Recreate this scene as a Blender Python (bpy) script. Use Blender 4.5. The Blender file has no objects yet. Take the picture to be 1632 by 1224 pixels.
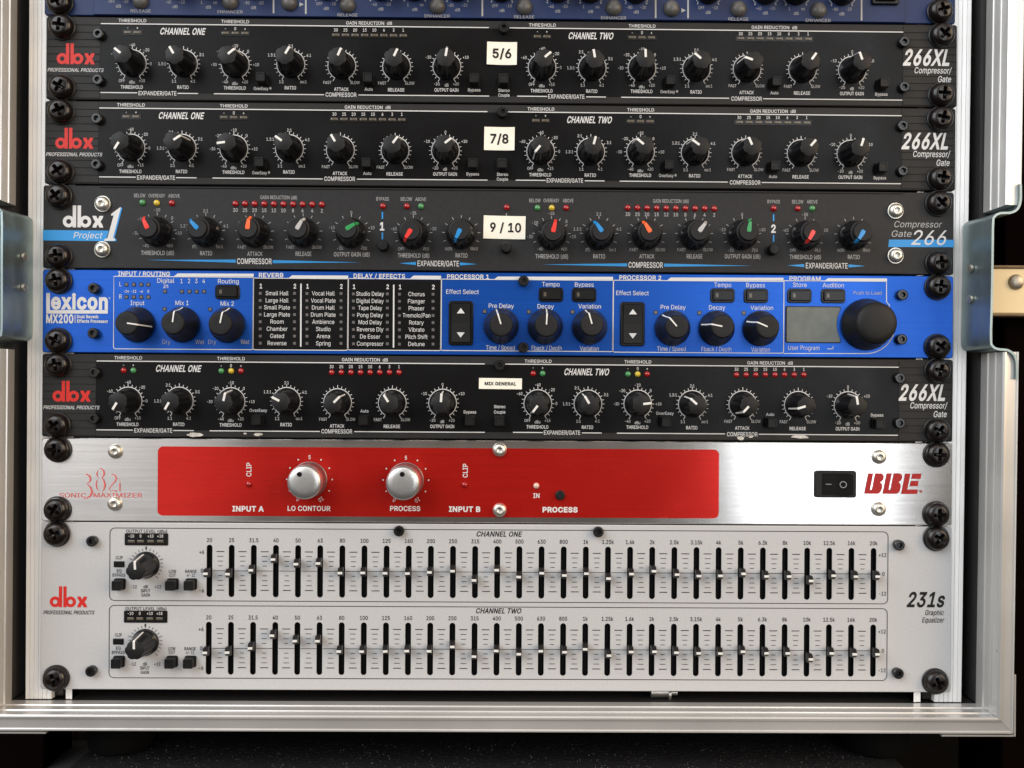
import bpy, math, random
from mathutils import Vector, Matrix
from mathutils.geometry import tessellate_polygon, delaunay_2d_cdt
random.seed(7)
S = bpy.context.scene
COL = S.collection
MM = 0.001
PI = math.pi

# ------------------------------------------------------------------ camera
F = 1535.0                                     # focal length in pixels of a 1632 px wide frame
CP = (243.39, 192.41, -510.4)                  # camera: mm right of / below the rack's corner, mm in front
RX, RY, RZ = 0.0005, -0.0090, 0.0064
TOPZ = 355.6                                   # height of the top of the seven full units above the case opening
def rotm(a, b, c):
    Rx = Matrix(((1,0,0),(0,math.cos(a),-math.sin(a)),(0,math.sin(a),math.cos(a))))
    Ry = Matrix(((math.cos(b),0,math.sin(b)),(0,1,0),(-math.sin(b),0,math.cos(b))))
    Rz = Matrix(((math.cos(c),-math.sin(c),0),(math.sin(c),math.cos(c),0),(0,0,1)))
    return Rz @ Ry @ Rx
R = rotm(RX, RY, RZ)
def W(v): return Vector((v[0], v[2], -v[1]))    # right/down/forward -> Blender axes
cam = bpy.data.cameras.new('camera'); camo = bpy.data.objects.new('camera', cam); COL.objects.link(camo)
r_, d_, f_ = W(R[0]), W(R[1]), W(R[2])
M = Matrix.Identity(4)
for i in range(3):
    M[i][0] = r_[i]; M[i][1] = -d_[i]; M[i][2] = -f_[i]
M.translation = Vector((CP[0], CP[2], TOPZ-CP[1])) * MM
camo.matrix_world = M
cam.sensor_width = 36; cam.lens = 36*F/1632
cam.clip_start = 0.02; cam.clip_end = 50
S.camera = camo

def P(u, v, depth=0.0):
    """survey point: where the sight line of a measured point meets the plane `depth` mm behind the panels -> (x, z) mm"""
    q = R.transposed() @ Vector(((u-816)/F, (v-612)/F, 1))
    t = (depth-CP[2])/q[2]
    return (CP[0]+q[0]*t, TOPZ-(CP[1]+q[1]*t))

# ------------------------------------------------------------------ world and light
w = bpy.data.worlds.new('World'); S.world = w; w.use_nodes = True
bg = w.node_tree.nodes['Background']
bg.inputs[0].default_value = (0.62, 0.53, 0.46, 1); bg.inputs[1].default_value = 0.44
S.view_settings.view_transform = 'Standard'; S.view_settings.look = 'None'
S.view_settings.exposure = 0.32; S.view_settings.gamma = 1
def area(name, loc, target, sx, sy, power, color):
    l = bpy.data.lights.new(name, 'AREA'); l.shape = 'RECTANGLE'; l.size = sx; l.size_y = sy
    l.energy = power; l.color = color
    o = bpy.data.objects.new(name, l); COL.objects.link(o); o.location = loc
    o.rotation_euler = (Vector(target)-Vector(loc)).to_track_quat('-Z', 'Y').to_euler()
    return o
T0 = (0.24, 0, 0.2)
area('window_right', (1.17, -2.36, 0.66), T0, 0.42, 2.0, 14.5, (0.90, 0.95, 1.0))
area('window_left', (-1.22, -1.25, 1.35), T0, 1.9, 1.7, 43, (0.90, 0.95, 1.0))
area('pale_wall_left', (-1.00, -1.80, 0.35), (-0.2, 0, 0.2), 1.15, 1.7, 2.8, (1.0, 0.97, 0.96))
area('room_lamp_right', (2.25, -1.35, 0.90), T0, 1.3, 1.6, 35, (1.0, 0.76, 0.52))
area('ceiling_glow', (0.3, -1.6, 2.3), T0, 1.8, 1.2, 9, (1.0, 0.92, 0.84))

# ------------------------------------------------------------------ materials
def mat(name, color, rough=0.5, metal=0.0, spec=0.5, noise=None, bump=None, speck=None, aniso=None, coat=0, trans=0, emis=None, rvar=0):
    m = bpy.data.materials.new(name); m.use_nodes = True
    nt = m.node_tree; N = nt.nodes; L = nt.links; b = N['Principled BSDF']
    b.inputs['Base Color'].default_value = (*color, 1); b.inputs['Roughness'].default_value = rough
    b.inputs['Metallic'].default_value = metal; b.inputs['Specular IOR Level'].default_value = spec
    if coat: b.inputs['Coat Weight'].default_value = coat; b.inputs['Coat Roughness'].default_value = 0.08
    if trans: b.inputs['Transmission Weight'].default_value = trans
    if emis: b.inputs['Emission Color'].default_value = (*emis[0], 1); b.inputs['Emission Strength'].default_value = emis[1]
    tc = N.new('ShaderNodeTexCoord')
    def tex(scale, detail=3, stretch=(1,1,1), rough_=0.6):
        mp = N.new('ShaderNodeMapping'); mp.inputs['Scale'].default_value = stretch
        L.new(tc.outputs['Object'], mp.inputs['Vector'])
        t = N.new('ShaderNodeTexNoise'); t.inputs['Scale'].default_value = scale; t.inputs['Detail'].default_value = detail
        t.inputs['Roughness'].default_value = rough_
        L.new(mp.outputs[0], t.inputs['Vector']); return t
    def ramp(src, a, b_, ca, cb):
        r = N.new('ShaderNodeValToRGB'); r.color_ramp.elements[0].position = a; r.color_ramp.elements[1].position = b_
        r.color_ramp.elements[0].color = (*ca, 1); r.color_ramp.elements[1].color = (*cb, 1)
        L.new(src, r.inputs[0]); return r
    out = None
    if noise:                       # (scale, amount, stretch)
        sc, am, st = noise
        t = tex(sc, 4, st)
        lo = tuple(max(0, c*(1-am)) for c in color); hi = tuple(min(1, c*(1+am)) for c in color)
        out = ramp(t.outputs['Fac'], 0.3, 0.7, lo, hi).outputs[0]
    if speck:                       # (scale, threshold, colour)
        sc, th, c2 = speck
        t = tex(sc, 2)
        k = ramp(t.outputs['Fac'], th, th+0.03, (0,0,0), (1,1,1))
        mx = N.new('ShaderNodeMix'); mx.data_type = 'RGBA'
        L.new(k.outputs[0], mx.inputs[0])
        if out: L.new(out, mx.inputs[6])
        else: mx.inputs[6].default_value = (*color, 1)
        mx.inputs[7].default_value = (*c2, 1); out = mx.outputs[2]
    if out: L.new(out, b.inputs['Base Color'])
    if rvar:
        t = tex(22, 5)
        mr = N.new('ShaderNodeMapRange'); mr.inputs[1].default_value = 0.3; mr.inputs[2].default_value = 0.7
        mr.inputs[3].default_value = max(0, rough-rvar); mr.inputs[4].default_value = min(1, rough+rvar)
        L.new(t.outputs['Fac'], mr.inputs[0]); L.new(mr.outputs[0], b.inputs['Roughness'])
    if bump:                        # (scale, strength, distance_mm, stretch)
        sc, stg, dist, st = bump
        t = tex(sc, 4, st)
        bp = N.new('ShaderNodeBump'); bp.inputs['Strength'].default_value = stg; bp.inputs['Distance'].default_value = dist*MM
        L.new(t.outputs['Fac'], bp.inputs['Height']); L.new(bp.outputs[0], b.inputs['Normal'])
    if aniso:
        b.inputs['Anisotropic'].default_value = aniso
        cx = N.new('ShaderNodeCombineXYZ'); cx.inputs[2].default_value = 1          # grain runs sideways, so highlights spread upwards
        L.new(cx.outputs[0], b.inputs['Tangent'])
    return m
ISO = (1,1,1); HX = (0.02, 1, 1)
MAT = {
 'charcoal': mat('charcoal_powder_coat', (0.018,0.0173,0.017), 0.58, spec=0.25, bump=(2500,0.25,0.05,ISO), noise=(60,0.12,ISO)),
 'overlay': mat('black_satin_overlay', (0.0055,0.0055,0.0058), 0.33, spec=0.12, bump=(3000,0.12,0.02,ISO), speck=(420,0.79,(0.05,0.05,0.045)), rvar=0.10),
 'slate': mat('black_textured_paint', (0.017,0.017,0.0178), 0.52, spec=0.25, bump=(2200,0.4,0.06,ISO), noise=(400,0.15,ISO)),
 'blue': mat('blue_anodised_brushed', (0.006,0.080,0.42), 0.38, metal=0.55, spec=0.4, noise=(900,0.08,HX), bump=(900,0.2,0.03,HX), aniso=0.6, rvar=0.04),
 'navy': mat('navy_paint', (0.006,0.020,0.085), 0.5, spec=0.35, bump=(2500,0.2,0.04,ISO), noise=(60,0.1,ISO)),
 'brushed': mat('brushed_aluminium', (0.62,0.60,0.58), 0.235, metal=1.0, noise=(700,0.09,HX), bump=(1100,0.3,0.02,HX), aniso=0.9, rvar=0.03),
 'red': mat('red_brushed_enamel', (0.56,0.014,0.009), 0.27, metal=0.6, noise=(900,0.07,HX), bump=(1100,0.25,0.02,HX), aniso=0.85, speck=(600,0.83,(0.62,0.14,0.12)), rvar=0.05),
 'silver': mat('silver_grey_paint', (0.452,0.452,0.455), 0.5, spec=0.4, noise=(900,0.05,ISO), bump=(2500,0.2,0.03,ISO), speck=(500,0.80,(0.22,0.21,0.20))),
 'white': mat('white_ink', (0.60,0.60,0.595), 0.55)
 ,'logowhite': mat('white_logo_ink', (0.60,0.60,0.595), 0.55),
 'dimwhite': mat('grey_white_ink', (0.36,0.36,0.36), 0.55),
 'black': mat('black_ink', (0.010,0.010,0.011), 0.5, spec=0.2),
 'redink': mat('red_ink', (0.55,0.022,0.016), 0.45, spec=0.3),
 'paleredink': mat('pale_red_ink', (0.62,0.10,0.09), 0.5),
 'darkredink': mat('dark_red_ink', (0.33,0.010,0.010), 0.45, spec=0.3),
 'cyanink': mat('bright_blue_ink', (0.008,0.24,0.60), 0.45),
 'chip': mat('bare_chipped_paint', (0.55,0.52,0.47), 0.6, noise=(700,0.3,ISO)),
 'knob': mat('black_knob_plastic', (0.006,0.006,0.007), 0.28, spec=0.35),
 'knobtop': mat('knob_cap_matt', (0.0085,0.0085,0.0088), 0.55, spec=0.28, bump=(2500,0.2,0.03,ISO)),
 'softknob': mat('soft_touch_knob', (0.008,0.008,0.008), 0.42, spec=0.35),
 'pointer': mat('white_pointer_plastic', (0.68,0.67,0.64), 0.4),
 'p_red': mat('red_pointer_plastic', (0.75,0.035,0.025), 0.35),
 'p_blue': mat('blue_pointer_plastic', (0.01,0.22,0.55), 0.35),
 'p_orange': mat('orange_pointer_plastic', (0.85,0.13,0.03), 0.35),
 'p_grey': mat('grey_pointer_plastic', (0.42,0.41,0.40), 0.35),
 'p_green': mat('green_pointer_plastic', (0.02,0.25,0.07), 0.35),
 'button': mat('black_rubber_button', (0.007,0.007,0.007), 0.45, spec=0.25, bump=(1800,0.15,0.03,ISO)),
 'void': mat('dark_void', (0.004,0.004,0.004), 0.7),
 'rubber': mat('grey_rubber_button', (0.10,0.095,0.09), 0.38),
 'bolt': mat('black_zinc_bolt', (0.008,0.0055,0.005), 0.25, metal=0.2, spec=0.5, rvar=0.06),
 'washer': mat('black_nylon_washer', (0.008,0.008,0.009), 0.45),
 'allen': mat('black_oxide_screw', (0.018,0.018,0.018), 0.25, metal=0.5, spec=0.7),
 'zinc': mat('bright_zinc_screw', (0.62,0.60,0.54), 0.36, metal=0.9),
 'ledred': mat('red_lamp_lens', (0.30,0.005,0.007), 0.12, coat=0.6),
 'ledgreen': mat('green_lamp_lens', (0.05,0.23,0.075), 0.12, coat=0.6),
 'ledyellow': mat('yellow_lamp_lens', (0.55,0.40,0.03), 0.12, coat=0.6),
 'ledclear': mat('clear_lamp_lens', (0.62,0.42,0.36), 0.12, coat=0.6),
 'ledbar': mat('smoked_bar_lens', (0.085,0.070,0.050), 0.3),
 'ledgrey': mat('grey_lamp_lens', (0.11,0.10,0.10), 0.35),
 'paper': mat('cream_paper_label', (0.80,0.77,0.66), 0.6, noise=(300,0.03,ISO)),
 'satinknob': mat('satin_silver_knob', (0.55,0.55,0.54), 0.36, metal=0.9, noise=(500,0.05,ISO)),
 'knobside': mat('knurled_grey_knob_skirt', (0.22,0.20,0.20), 0.4, metal=0.8),
 'lcd': mat('grey_green_display', (0.095,0.103,0.085), 0.3, spec=0.35, noise=(120,0.2,ISO)),
 'gloss': mat('gloss_black_plastic', (0.006,0.006,0.006), 0.3, spec=0.25),
 'rail': mat('mill_aluminium_rail', (0.86,0.855,0.84), 0.42, metal=0.3, noise=(500,0.03,(1,1,0.02)), bump=(800,0.08,0.02,(1,1,0.02))),
 'extr': mat('worn_aluminium_extrusion', (0.56,0.55,0.53), 0.30, metal=0.5, noise=(9,0.12,ISO), bump=(900,0.03,0.01,ISO), speck=(75,0.80,(0.16,0.12,0.08)), rvar=0.03),
 'ply': mat('black_laminate', (0.030,0.028,0.028), 0.6, bump=(900,0.5,0.15,ISO)),
 'plate': mat('blue_zinc_plate', (0.26,0.325,0.33), 0.36, metal=0.85, noise=(55,0.12,ISO), speck=(140,0.76,(0.12,0.12,0.10)), rvar=0.06),
 'cream': mat('cream_enamel_plate', (0.82,0.66,0.38), 0.5, speck=(160,0.73,(0.25,0.17,0.08))),
 'grit': mat('black_gritty_coating', (0.010,0.010,0.011), 0.40, spec=0.6, bump=(330,1.0,1.2,ISO), speck=(420,0.66,(0.06,0.06,0.065))),
 'footrubber': mat('black_foot_rubber', (0.002,0.002,0.002), 0.9, spec=0.1),
 'wood': mat('dark_stage_floor', (0.004,0.0035,0.003), 0.8, spec=0.1, noise=(14,0.35,(1,6,1))),
 'tan': mat('tan_cardboard', (0.20,0.14,0.08), 0.8, noise=(90,0.25,ISO)),
 'maroon': mat('maroon_board', (0.12,0.022,0.016), 0.6, noise=(60,0.2,ISO)),
 'darkwall': mat('dark_brown_wall', (0.0025,0.0012,0.001), 0.95, spec=0.02, noise=(6,0.3,ISO)),
 'slotshade': mat('black_slot_shade', (0.002,0.002,0.002), 0.6, spec=0.15),  # shade inside the slider slots, put into the colour
 'cap': mat('fader_cap_plastic', (0.010,0.0095,0.0095), 0.33, spec=0.35),
}

# ------------------------------------------------------------------ mesh helpers (all in mm; x right, y away from the viewer, z up)
def circ(cx, cz, r, n=32, fn=None, rot=0):
    o = []
    for i in range(n):
        a = 2*PI*i/n
        k = fn(a-rot) if fn else 1
        o.append((cx+r*k*math.sin(a), cz+r*k*math.cos(a)))
    return o                                    # clockwise seen from the front
def rrect(cx, cz, w_, h_, r=0.5, n=3):
    o = []; r = min(r, w_/2-1e-4, h_/2-1e-4)
    for sx, sz, a0 in ((1,1,0),(1,-1,PI/2),(-1,-1,PI),(-1,1,1.5*PI)):
        for i in range(n+1):
            a = a0+PI/2*i/n
            o.append((cx+sx*(w_/2-r)+r*math.sin(a), cz+sz*(h_/2-r)+r*math.cos(a)))
    return o
class G:
    def __init__(s): s.v = []; s.f = []; s.mi = []; s.cur = 0
    def loft(s, secs, cap_last=True, cap_first=False):
        """sections (outline, y): from the back towards the viewer"""
        n = len(secs[0][0]); b = len(s.v)
        for o, y in secs:
            for p in o: s.v.append((p[0], y, p[1]))
        for k in range(len(secs)-1):
            for i in range(n):
                j = (i+1) % n
                s.f.append((b+k*n+i, b+k*n+j, b+(k+1)*n+j, b+(k+1)*n+i)); s.mi.append(s.cur)
        if cap_last: s.f.append(tuple(b+(len(secs)-1)*n+i for i in range(n))); s.mi.append(s.cur)
        if cap_first: s.f.append(tuple(b+i for i in reversed(range(n)))); s.mi.append(s.cur)
        return s
    def box(s, x0, x1, y0, y1, z0, z1, c=0.0):
        """y0 back, y1 front; c = chamfer on the front edge"""
        cx, cz, w_, h_ = (x0+x1)/2, (z0+z1)/2, x1-x0, z1-z0
        q = lambda a: [(cx-w_/2+a, cz+h_/2-a), (cx+w_/2-a, cz+h_/2-a), (cx+w_/2-a, cz-h_/2+a), (cx-w_/2+a, cz-h_/2+a)]
        secs = [(q(0), y0), (q(0), y1+c)] + ([(q(c), y1)] if c else [])
        return s.loft(secs, True, True)
    def lathe(s, cx, cz, prof, n=32, fns=None, rot=0, cap_first=False):
        secs = []
        for k, (r, y) in enumerate(prof):
            secs.append((circ(cx, cz, r, n, fns[k] if fns else None, rot), y))
        return s.loft(secs, True, cap_first)
    def poly(s, pts, y, holes=()):
        """flat sheet facing the viewer"""
        loops = [[Vector((p[0], p[1], 0)) for p in pts]] + [[Vector((p[0], p[1], 0)) for p in h] for h in holes]
        flat = [p for l in loops for p in l]; b = len(s.v)
        for p in flat: s.v.append((p.x, y, p.y))
        for t in tessellate_polygon(loops):
            a, c, d = [flat[i] for i in t]
            cr = (c.x-a.x)*(d.y-a.y)-(c.y-a.y)*(d.x-a.x)
            s.f.append(tuple(b+i for i in (t if cr > 0 else t[::-1]))); s.mi.append(s.cur)
        return s
    def raw(s, v, f):
        b = len(s.v); s.v += v; s.f += [tuple(b+i for i in q) for q in f]; s.mi += [s.cur]*len(f); return s
    def mesh(s, name, mats, smooth=35):
        me = bpy.data.meshes.new(name)
        me.from_pydata([(x*MM, y*MM, z*MM) for x, y, z in s.v], [], s.f)
        for m in (mats if isinstance(mats, (list, tuple)) else [mats]): me.materials.append(MAT[m] if isinstance(m, str) else m)
        me.polygons.foreach_set('material_index', s.mi)
        me.validate()
        if smooth:
            me.polygons.foreach_set('use_smooth', [True]*len(me.polygons))
            me.set_sharp_from_angle(angle=math.radians(smooth))
        me.update(); return me
    def build(s, name, mats, parent=None, smooth=35, **kw):
        return link(name, s.mesh(name, mats, smooth), parent, **kw)
def link(name, me, parent=None, loc=None, label=None, kind=None, rot=None):
    o = bpy.data.objects.new(name, me); COL.objects.link(o)
    if parent: o.parent = parent
    if loc: o.location = Vector(loc)*MM
    if rot: o.rotation_euler = rot
    if label: o['label'] = label
    if kind: o['kind'] = kind
    return o
def thing(name, label, cat, loc=(0,0,0), rot=(0,0,0), group=None):
    o = bpy.data.objects.new(name, None); COL.objects.link(o); o.location = Vector(loc)*MM; o.rotation_euler = rot
    o.empty_display_size = 0.02
    o['label'] = label; o['category'] = cat
    if group: o['group'] = group
    return o

# ------------------------------------------------------------------ printing (lettering, scales, rules)
OUTLINE = {  # letter outlines for the printing: advance, closed bezier splines (handle, point, handle; thousandths of an em)
'(':(273,["89 156 89 207 89 244 93 283 101 324 108 364 119 404 132 441 145 479 160 511 177 539 196 539 216 539 236 539 219 504 204 467 191 428 178 389 168 351 161 313 155 276 151 240 151 207 151 176 154 146 160 115 166 83 176 51 188 16 201 -18 217 -56 236 -96 216 -96 196 -96 177 -96 148 -47 126 3 111 55 97 106"]),
')':(273,["57 -96 37 -96 57 -55 73 -17 86 18 98 53 107 85 113 116 119 147 122 177 122 207 122 240 118 276 112 313 105 351 95 389 82 428 70 467 55 504 37 539 57 539 77 539 97 539 113 511 128 479 142 441 155 404 165 364 173 323 180 283 184 244 184 207 184 156 177 104 161 53 146 2 125 -48 97 -96 77 -96"]),
'+':(453,["217 34 198 34 198 144 198 254 198 364 217 364 236 364 255 364 255 254 255 144 255 34 236 34","171 172 61 172 61 190 61 208 61 226 171 226 281 226 391 226 391 208 391 190 391 172 281 172"]),
'-':(453,["263 244 337 244 337 226 337 207 337 188 263 188 188 188 114 188 114 207 114 226 114 244 188 244"]),
'.':(188,["108 -4 95 -4 83 -4 72 0 63 9 54 18 50 28 50 41 50 54 54 65 63 73 72 82 83 87 95 87 108 87 119 82 128 73 137 65 141 54 141 41 141 28 137 18 128 9 119 0"]),
'/':(249,["216 533 235 533 180 330 126 127 71 -76 52 -76 33 -76 14 -76 69 127 124 330 178 533 197 533"]),
'0':(453,["264 -7 227 -7 189 -7 157 3 130 24 103 45 83 74 69 113 55 152 48 199 48 254 48 309 55 356 69 395 83 434 104 464 130 484 157 505 189 516 227 516 264 516 296 505 323 484 350 464 370 434 384 395 398 356 405 309 405 254 405 199 398 152 384 113 370 74 350 45 323 24 297 3","202 50 227 50 252 50 273 58 290 74 308 90 321 113 330 144 339 174 344 211 344 254 344 297 339 334 330 365 321 395 308 419 290 435 273 451 252 460 227 460 202 460 180 451 163 435 146 419 132 395 123 365 114 334 109 297 109 254 109 211 114 174 123 144 132 113 146 90 163 74 180 58"]),
'1':(453,["181 0 76 0 76 18 76 36 76 55 181 55 286 55 391 55 391 36 391 18 391 0 286 0","250 509 276 509 276 339 276 170 276 0 255 0 234 0 212 0 212 149 212 299 212 448 211 448 210 448 209 448 168 418 127 388 86 358 86 381 86 404 86 427 123 454 161 481 198 509 224 509"]),
'2':(453,["172 0 64 0 64 16 64 32 64 47 121 108 177 168 234 229 254 249 270 267 282 282 295 298 304 313 311 327 317 341 320 356 320 371 320 390 316 405 308 419 299 432 288 442 273 449 259 456 242 460 224 460 204 460 187 456 172 447 158 439 147 428 139 413 131 399 127 382 127 362 107 362 86 362 66 362 66 392 72 419 86 442 100 465 119 483 143 496 167 509 194 516 225 516 255 516 282 509 306 497 329 484 348 467 361 445 374 424 381 399 381 372 381 354 378 335 371 318 364 300 353 280 336 259 319 237 296 211 267 180 229 140 191 100 153 60 153 59 153 58 153 57 231 57 310 57 389 57 389 38 389 19 389 0 281 0"]),
'3':(453,["252 -7 218 -7 187 -7 158 -1 133 10 107 21 86 37 70 57 54 78 46 103 44 132 66 132 87 132 109 132 111 114 117 99 126 87 136 75 149 65 165 59 181 53 199 50 219 50 239 50 258 53 275 61 292 68 305 79 315 93 324 107 329 124 329 145 329 163 325 181 316 196 307 212 293 224 275 234 256 243 231 248 201 248 186 248 172 248 157 248 157 265 157 282 157 299 200 349 244 399 288 448 288 450 288 451 288 452 215 452 142 452 70 452 70 471 70 490 70 509 171 509 272 509 372 509 372 493 372 477 372 461 319 400 265 339 211 278 211 282 211 285 211 289 249 293 281 288 308 276 335 263 356 246 371 222 386 199 393 173 393 145 393 115 385 89 370 66 355 43 335 25 309 12 282 0"]),
'4':(453,["164 105 40 105 40 123 40 141 40 158 109 275 178 392 247 509 268 509 289 509 311 509 243 394 176 280 109 166 109 165 109 164 109 163 210 163 312 163 413 163 413 144 413 125 413 105 289 105","302 0 282 0 282 40 282 81 282 121 282 130 282 138 282 146 282 203 282 260 282 318 302 318 322 318 343 318 343 212 343 106 343 0 322 0"]),
'5':(453,["254 -7 221 -7 191 -7 164 -1 140 11 116 23 97 39 83 60 69 81 61 104 60 130 81 130 101 130 122 130 124 115 129 101 138 89 147 77 159 67 173 60 188 53 204 50 221 50 242 50 260 55 276 64 292 74 305 87 314 104 323 121 328 141 328 162 328 184 323 204 314 221 304 238 291 252 275 262 258 272 239 277 218 277 201 277 184 274 167 268 151 263 138 255 128 246 108 248 88 250 67 253 77 338 86 423 96 509 186 509 276 509 366 509 366 490 366 471 366 452 294 452 222 452 151 452 145 402 139 352 134 301 135 301 135 301 136 301 147 311 161 319 178 325 194 331 211 334 229 334 253 334 274 329 294 321 313 313 331 301 345 285 359 270 371 252 379 231 387 210 391 188 391 163 391 130 384 101 369 76 354 50 334 30 309 15 283 1"]),
'6':(453,["258 -7 226 -7 195 -7 167 0 142 15 118 29 98 49 84 74 71 100 64 129 64 162 64 186 69 212 80 239 91 266 110 300 137 340 176 396 214 453 252 509 276 509 299 509 322 509 265 426 208 344 151 261 149 261 147 261 145 261 150 271 157 280 165 288 174 296 184 302 196 307 207 312 221 314 235 314 266 314 293 308 316 295 339 282 357 263 370 240 382 216 389 189 389 157 389 125 382 97 368 73 354 48 334 28 310 14 286 0","207 48 226 48 246 48 264 53 279 63 294 72 306 85 314 101 323 118 327 136 327 157 327 178 323 197 314 213 306 230 294 242 279 251 264 261 246 265 226 265 207 265 189 261 174 252 159 243 147 230 138 214 129 198 125 179 125 158 125 137 129 118 138 102 147 85 159 72 174 63 189 53"]),
'7':(453,["120 0 97 0 172 149 248 299 323 448 323 450 323 451 323 452 236 452 149 452 62 452 62 471 62 490 62 509 172 509 281 509 391 509 391 489 391 469 391 449 315 299 240 150 165 0 142 0"]),
'8':(453,["260 -7 226 -7 192 -7 162 -1 136 11 109 24 89 40 74 62 59 83 52 108 52 135 52 157 56 177 65 195 74 213 86 229 101 241 116 253 133 261 153 265 153 265 153 266 153 267 128 273 108 287 93 308 78 329 70 353 70 380 70 406 77 429 90 450 104 470 122 486 146 498 169 510 196 516 226 516 256 516 283 510 306 498 329 486 348 470 361 450 375 429 382 406 382 380 382 353 374 329 359 308 344 287 325 273 300 267 300 266 300 265 300 265 319 261 336 253 351 241 366 229 378 213 387 195 396 177 401 157 401 135 401 108 393 83 378 62 364 40 343 24 317 11 291 -1","204 49 226 49 249 49 268 53 285 60 301 68 314 78 323 91 332 105 337 121 337 139 337 158 332 174 322 189 313 203 300 214 283 223 266 231 247 235 226 235 205 235 186 231 169 223 152 214 139 203 130 189 120 174 115 158 115 139 115 121 120 105 129 91 138 78 151 68 167 60 184 53","208 290 226 290 244 290 260 293 274 300 288 307 299 318 307 330 315 343 319 358 319 376 319 393 315 407 308 420 300 433 289 443 275 449 261 456 245 460 226 460 208 460 191 456 177 449 163 443 152 433 145 420 137 407 133 393 133 376 133 358 137 343 145 330 152 318 163 307 178 300 192 293"]),
'9':(453,["195 516 226 516 258 516 286 508 310 494 335 480 354 460 368 434 382 409 389 380 389 347 389 323 383 297 373 270 362 243 343 209 315 168 277 112 239 56 200 0 177 0 154 0 130 0 187 83 244 165 301 248 303 248 305 248 307 248 303 238 296 229 287 221 279 213 269 207 257 202 245 197 232 195 218 195 187 195 160 201 137 214 114 227 96 245 83 269 70 292 64 320 64 352 64 384 71 412 85 436 99 461 118 480 143 494 167 508","246 460 226 460 207 460 189 456 174 446 159 437 147 424 138 407 130 391 125 372 125 352 125 330 130 312 138 295 147 279 159 266 174 257 189 248 207 243 226 243 246 243 263 248 279 257 294 266 306 279 314 295 323 311 327 330 327 350 327 372 323 391 314 407 306 424 294 437 279 446 264 456"]),
':':(188,["108 -4 95 -4 83 -4 72 0 63 9 54 18 50 28 50 41 50 54 54 65 63 73 72 82 83 87 95 87 108 87 119 82 128 73 137 65 141 54 141 41 141 28 137 18 128 9 119 0","108 271 95 271 83 271 72 275 63 284 54 293 50 304 50 316 50 329 54 340 63 349 72 357 83 362 95 362 108 362 119 357 128 349 137 340 141 329 141 316 141 304 137 293 128 284 119 275"]),
'A':(480,["39 0 16 0 78 170 140 339 201 509 226 509 251 509 276 509 338 339 401 170 463 0 440 0 418 0 395 0 359 101 323 202 287 302 281 321 273 344 264 372 255 400 245 435 232 478 236 478 241 478 245 478 233 435 222 399 213 371 204 343 196 320 191 302 155 202 120 101 85 0 62 0","197 142 110 142 110 161 110 180 110 199 197 199 283 199 370 199 370 180 370 161 370 142 283 142"]),
'B':(456,["122 0 60 0 60 170 60 339 60 509 120 509 181 509 241 509 276 509 306 503 329 491 352 479 369 462 381 442 392 422 398 399 398 374 398 352 394 334 387 320 379 306 369 294 356 286 344 277 330 271 315 267 315 265 315 264 315 262 331 261 347 255 363 245 379 235 392 221 402 203 413 185 418 163 418 136 418 111 412 87 400 67 388 46 370 30 344 18 319 6 287 0 247 0 184 0","125 115 125 57 165 57 205 57 245 57 284 57 313 65 330 80 347 95 355 114 355 137 355 154 351 170 342 184 334 198 321 209 306 218 290 227 271 231 248 231 207 231 166 231 125 231 125 173","125 341 125 285 162 285 200 285 238 285 257 285 273 289 288 296 303 303 315 313 323 326 332 339 336 355 336 372 336 395 328 414 313 429 297 444 273 452 240 452 202 452 163 452 125 452 125 396"]),
'C':(510,["293 -7 267 -7 223 -7 184 4 150 25 116 46 89 76 70 115 50 154 40 201 40 254 40 308 50 354 70 393 89 432 116 462 150 484 184 505 223 516 267 516 293 516 317 512 340 504 363 497 384 486 402 471 420 457 436 439 448 418 460 398 468 374 473 348 451 348 430 348 408 348 404 366 398 381 389 395 381 408 370 419 357 428 345 438 331 444 315 449 300 454 284 456 267 456 236 456 208 448 184 432 159 417 139 394 125 364 111 334 103 297 103 254 103 211 111 175 125 145 140 115 159 92 184 76 209 61 236 53 267 53 284 53 300 55 315 60 331 65 345 71 357 81 370 90 381 101 389 114 398 128 404 143 408 160 430 160 451 160 473 160 469 135 460 111 448 91 436 70 421 52 402 38 384 23 363 12 341 5 318 -3"]),
'D':(502,["271 0 219 0 178 0 137 0 96 0 96 19 96 38 96 57 136 57 175 57 215 57 256 57 291 65 318 81 345 97 366 119 379 149 392 179 399 214 399 255 399 296 392 331 379 361 366 390 346 412 320 428 293 444 260 452 221 452 178 452 136 452 93 452 93 471 93 490 93 509 137 509 181 509 225 509 275 509 317 499 353 478 388 458 415 429 433 391 452 353 462 308 462 255 462 202 452 157 433 119 414 81 387 51 351 31 314 10","103 509 125 509 125 339 125 170 125 0 103 0 82 0 60 0 60 170 60 339 60 509 82 509"]),
'E':(419,["165 0 60 0 60 170 60 339 60 509 164 509 268 509 372 509 372 490 372 471 372 452 290 452 207 452 125 452 125 396 125 341 125 286 202 286 278 286 355 286 355 267 355 248 355 229 278 229 202 229 125 229 125 172 125 114 125 57 208 57 292 57 375 57 375 38 375 19 375 0 270 0"]),
'F':(410,["82 0 60 0 60 170 60 339 60 509 163 509 266 509 369 509 369 490 369 471 369 452 288 452 206 452 125 452 125 394 125 336 125 278 198 278 272 278 346 278 346 259 346 240 346 221 272 221 198 221 125 221 125 147 125 74 125 0 103 0"]),
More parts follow.
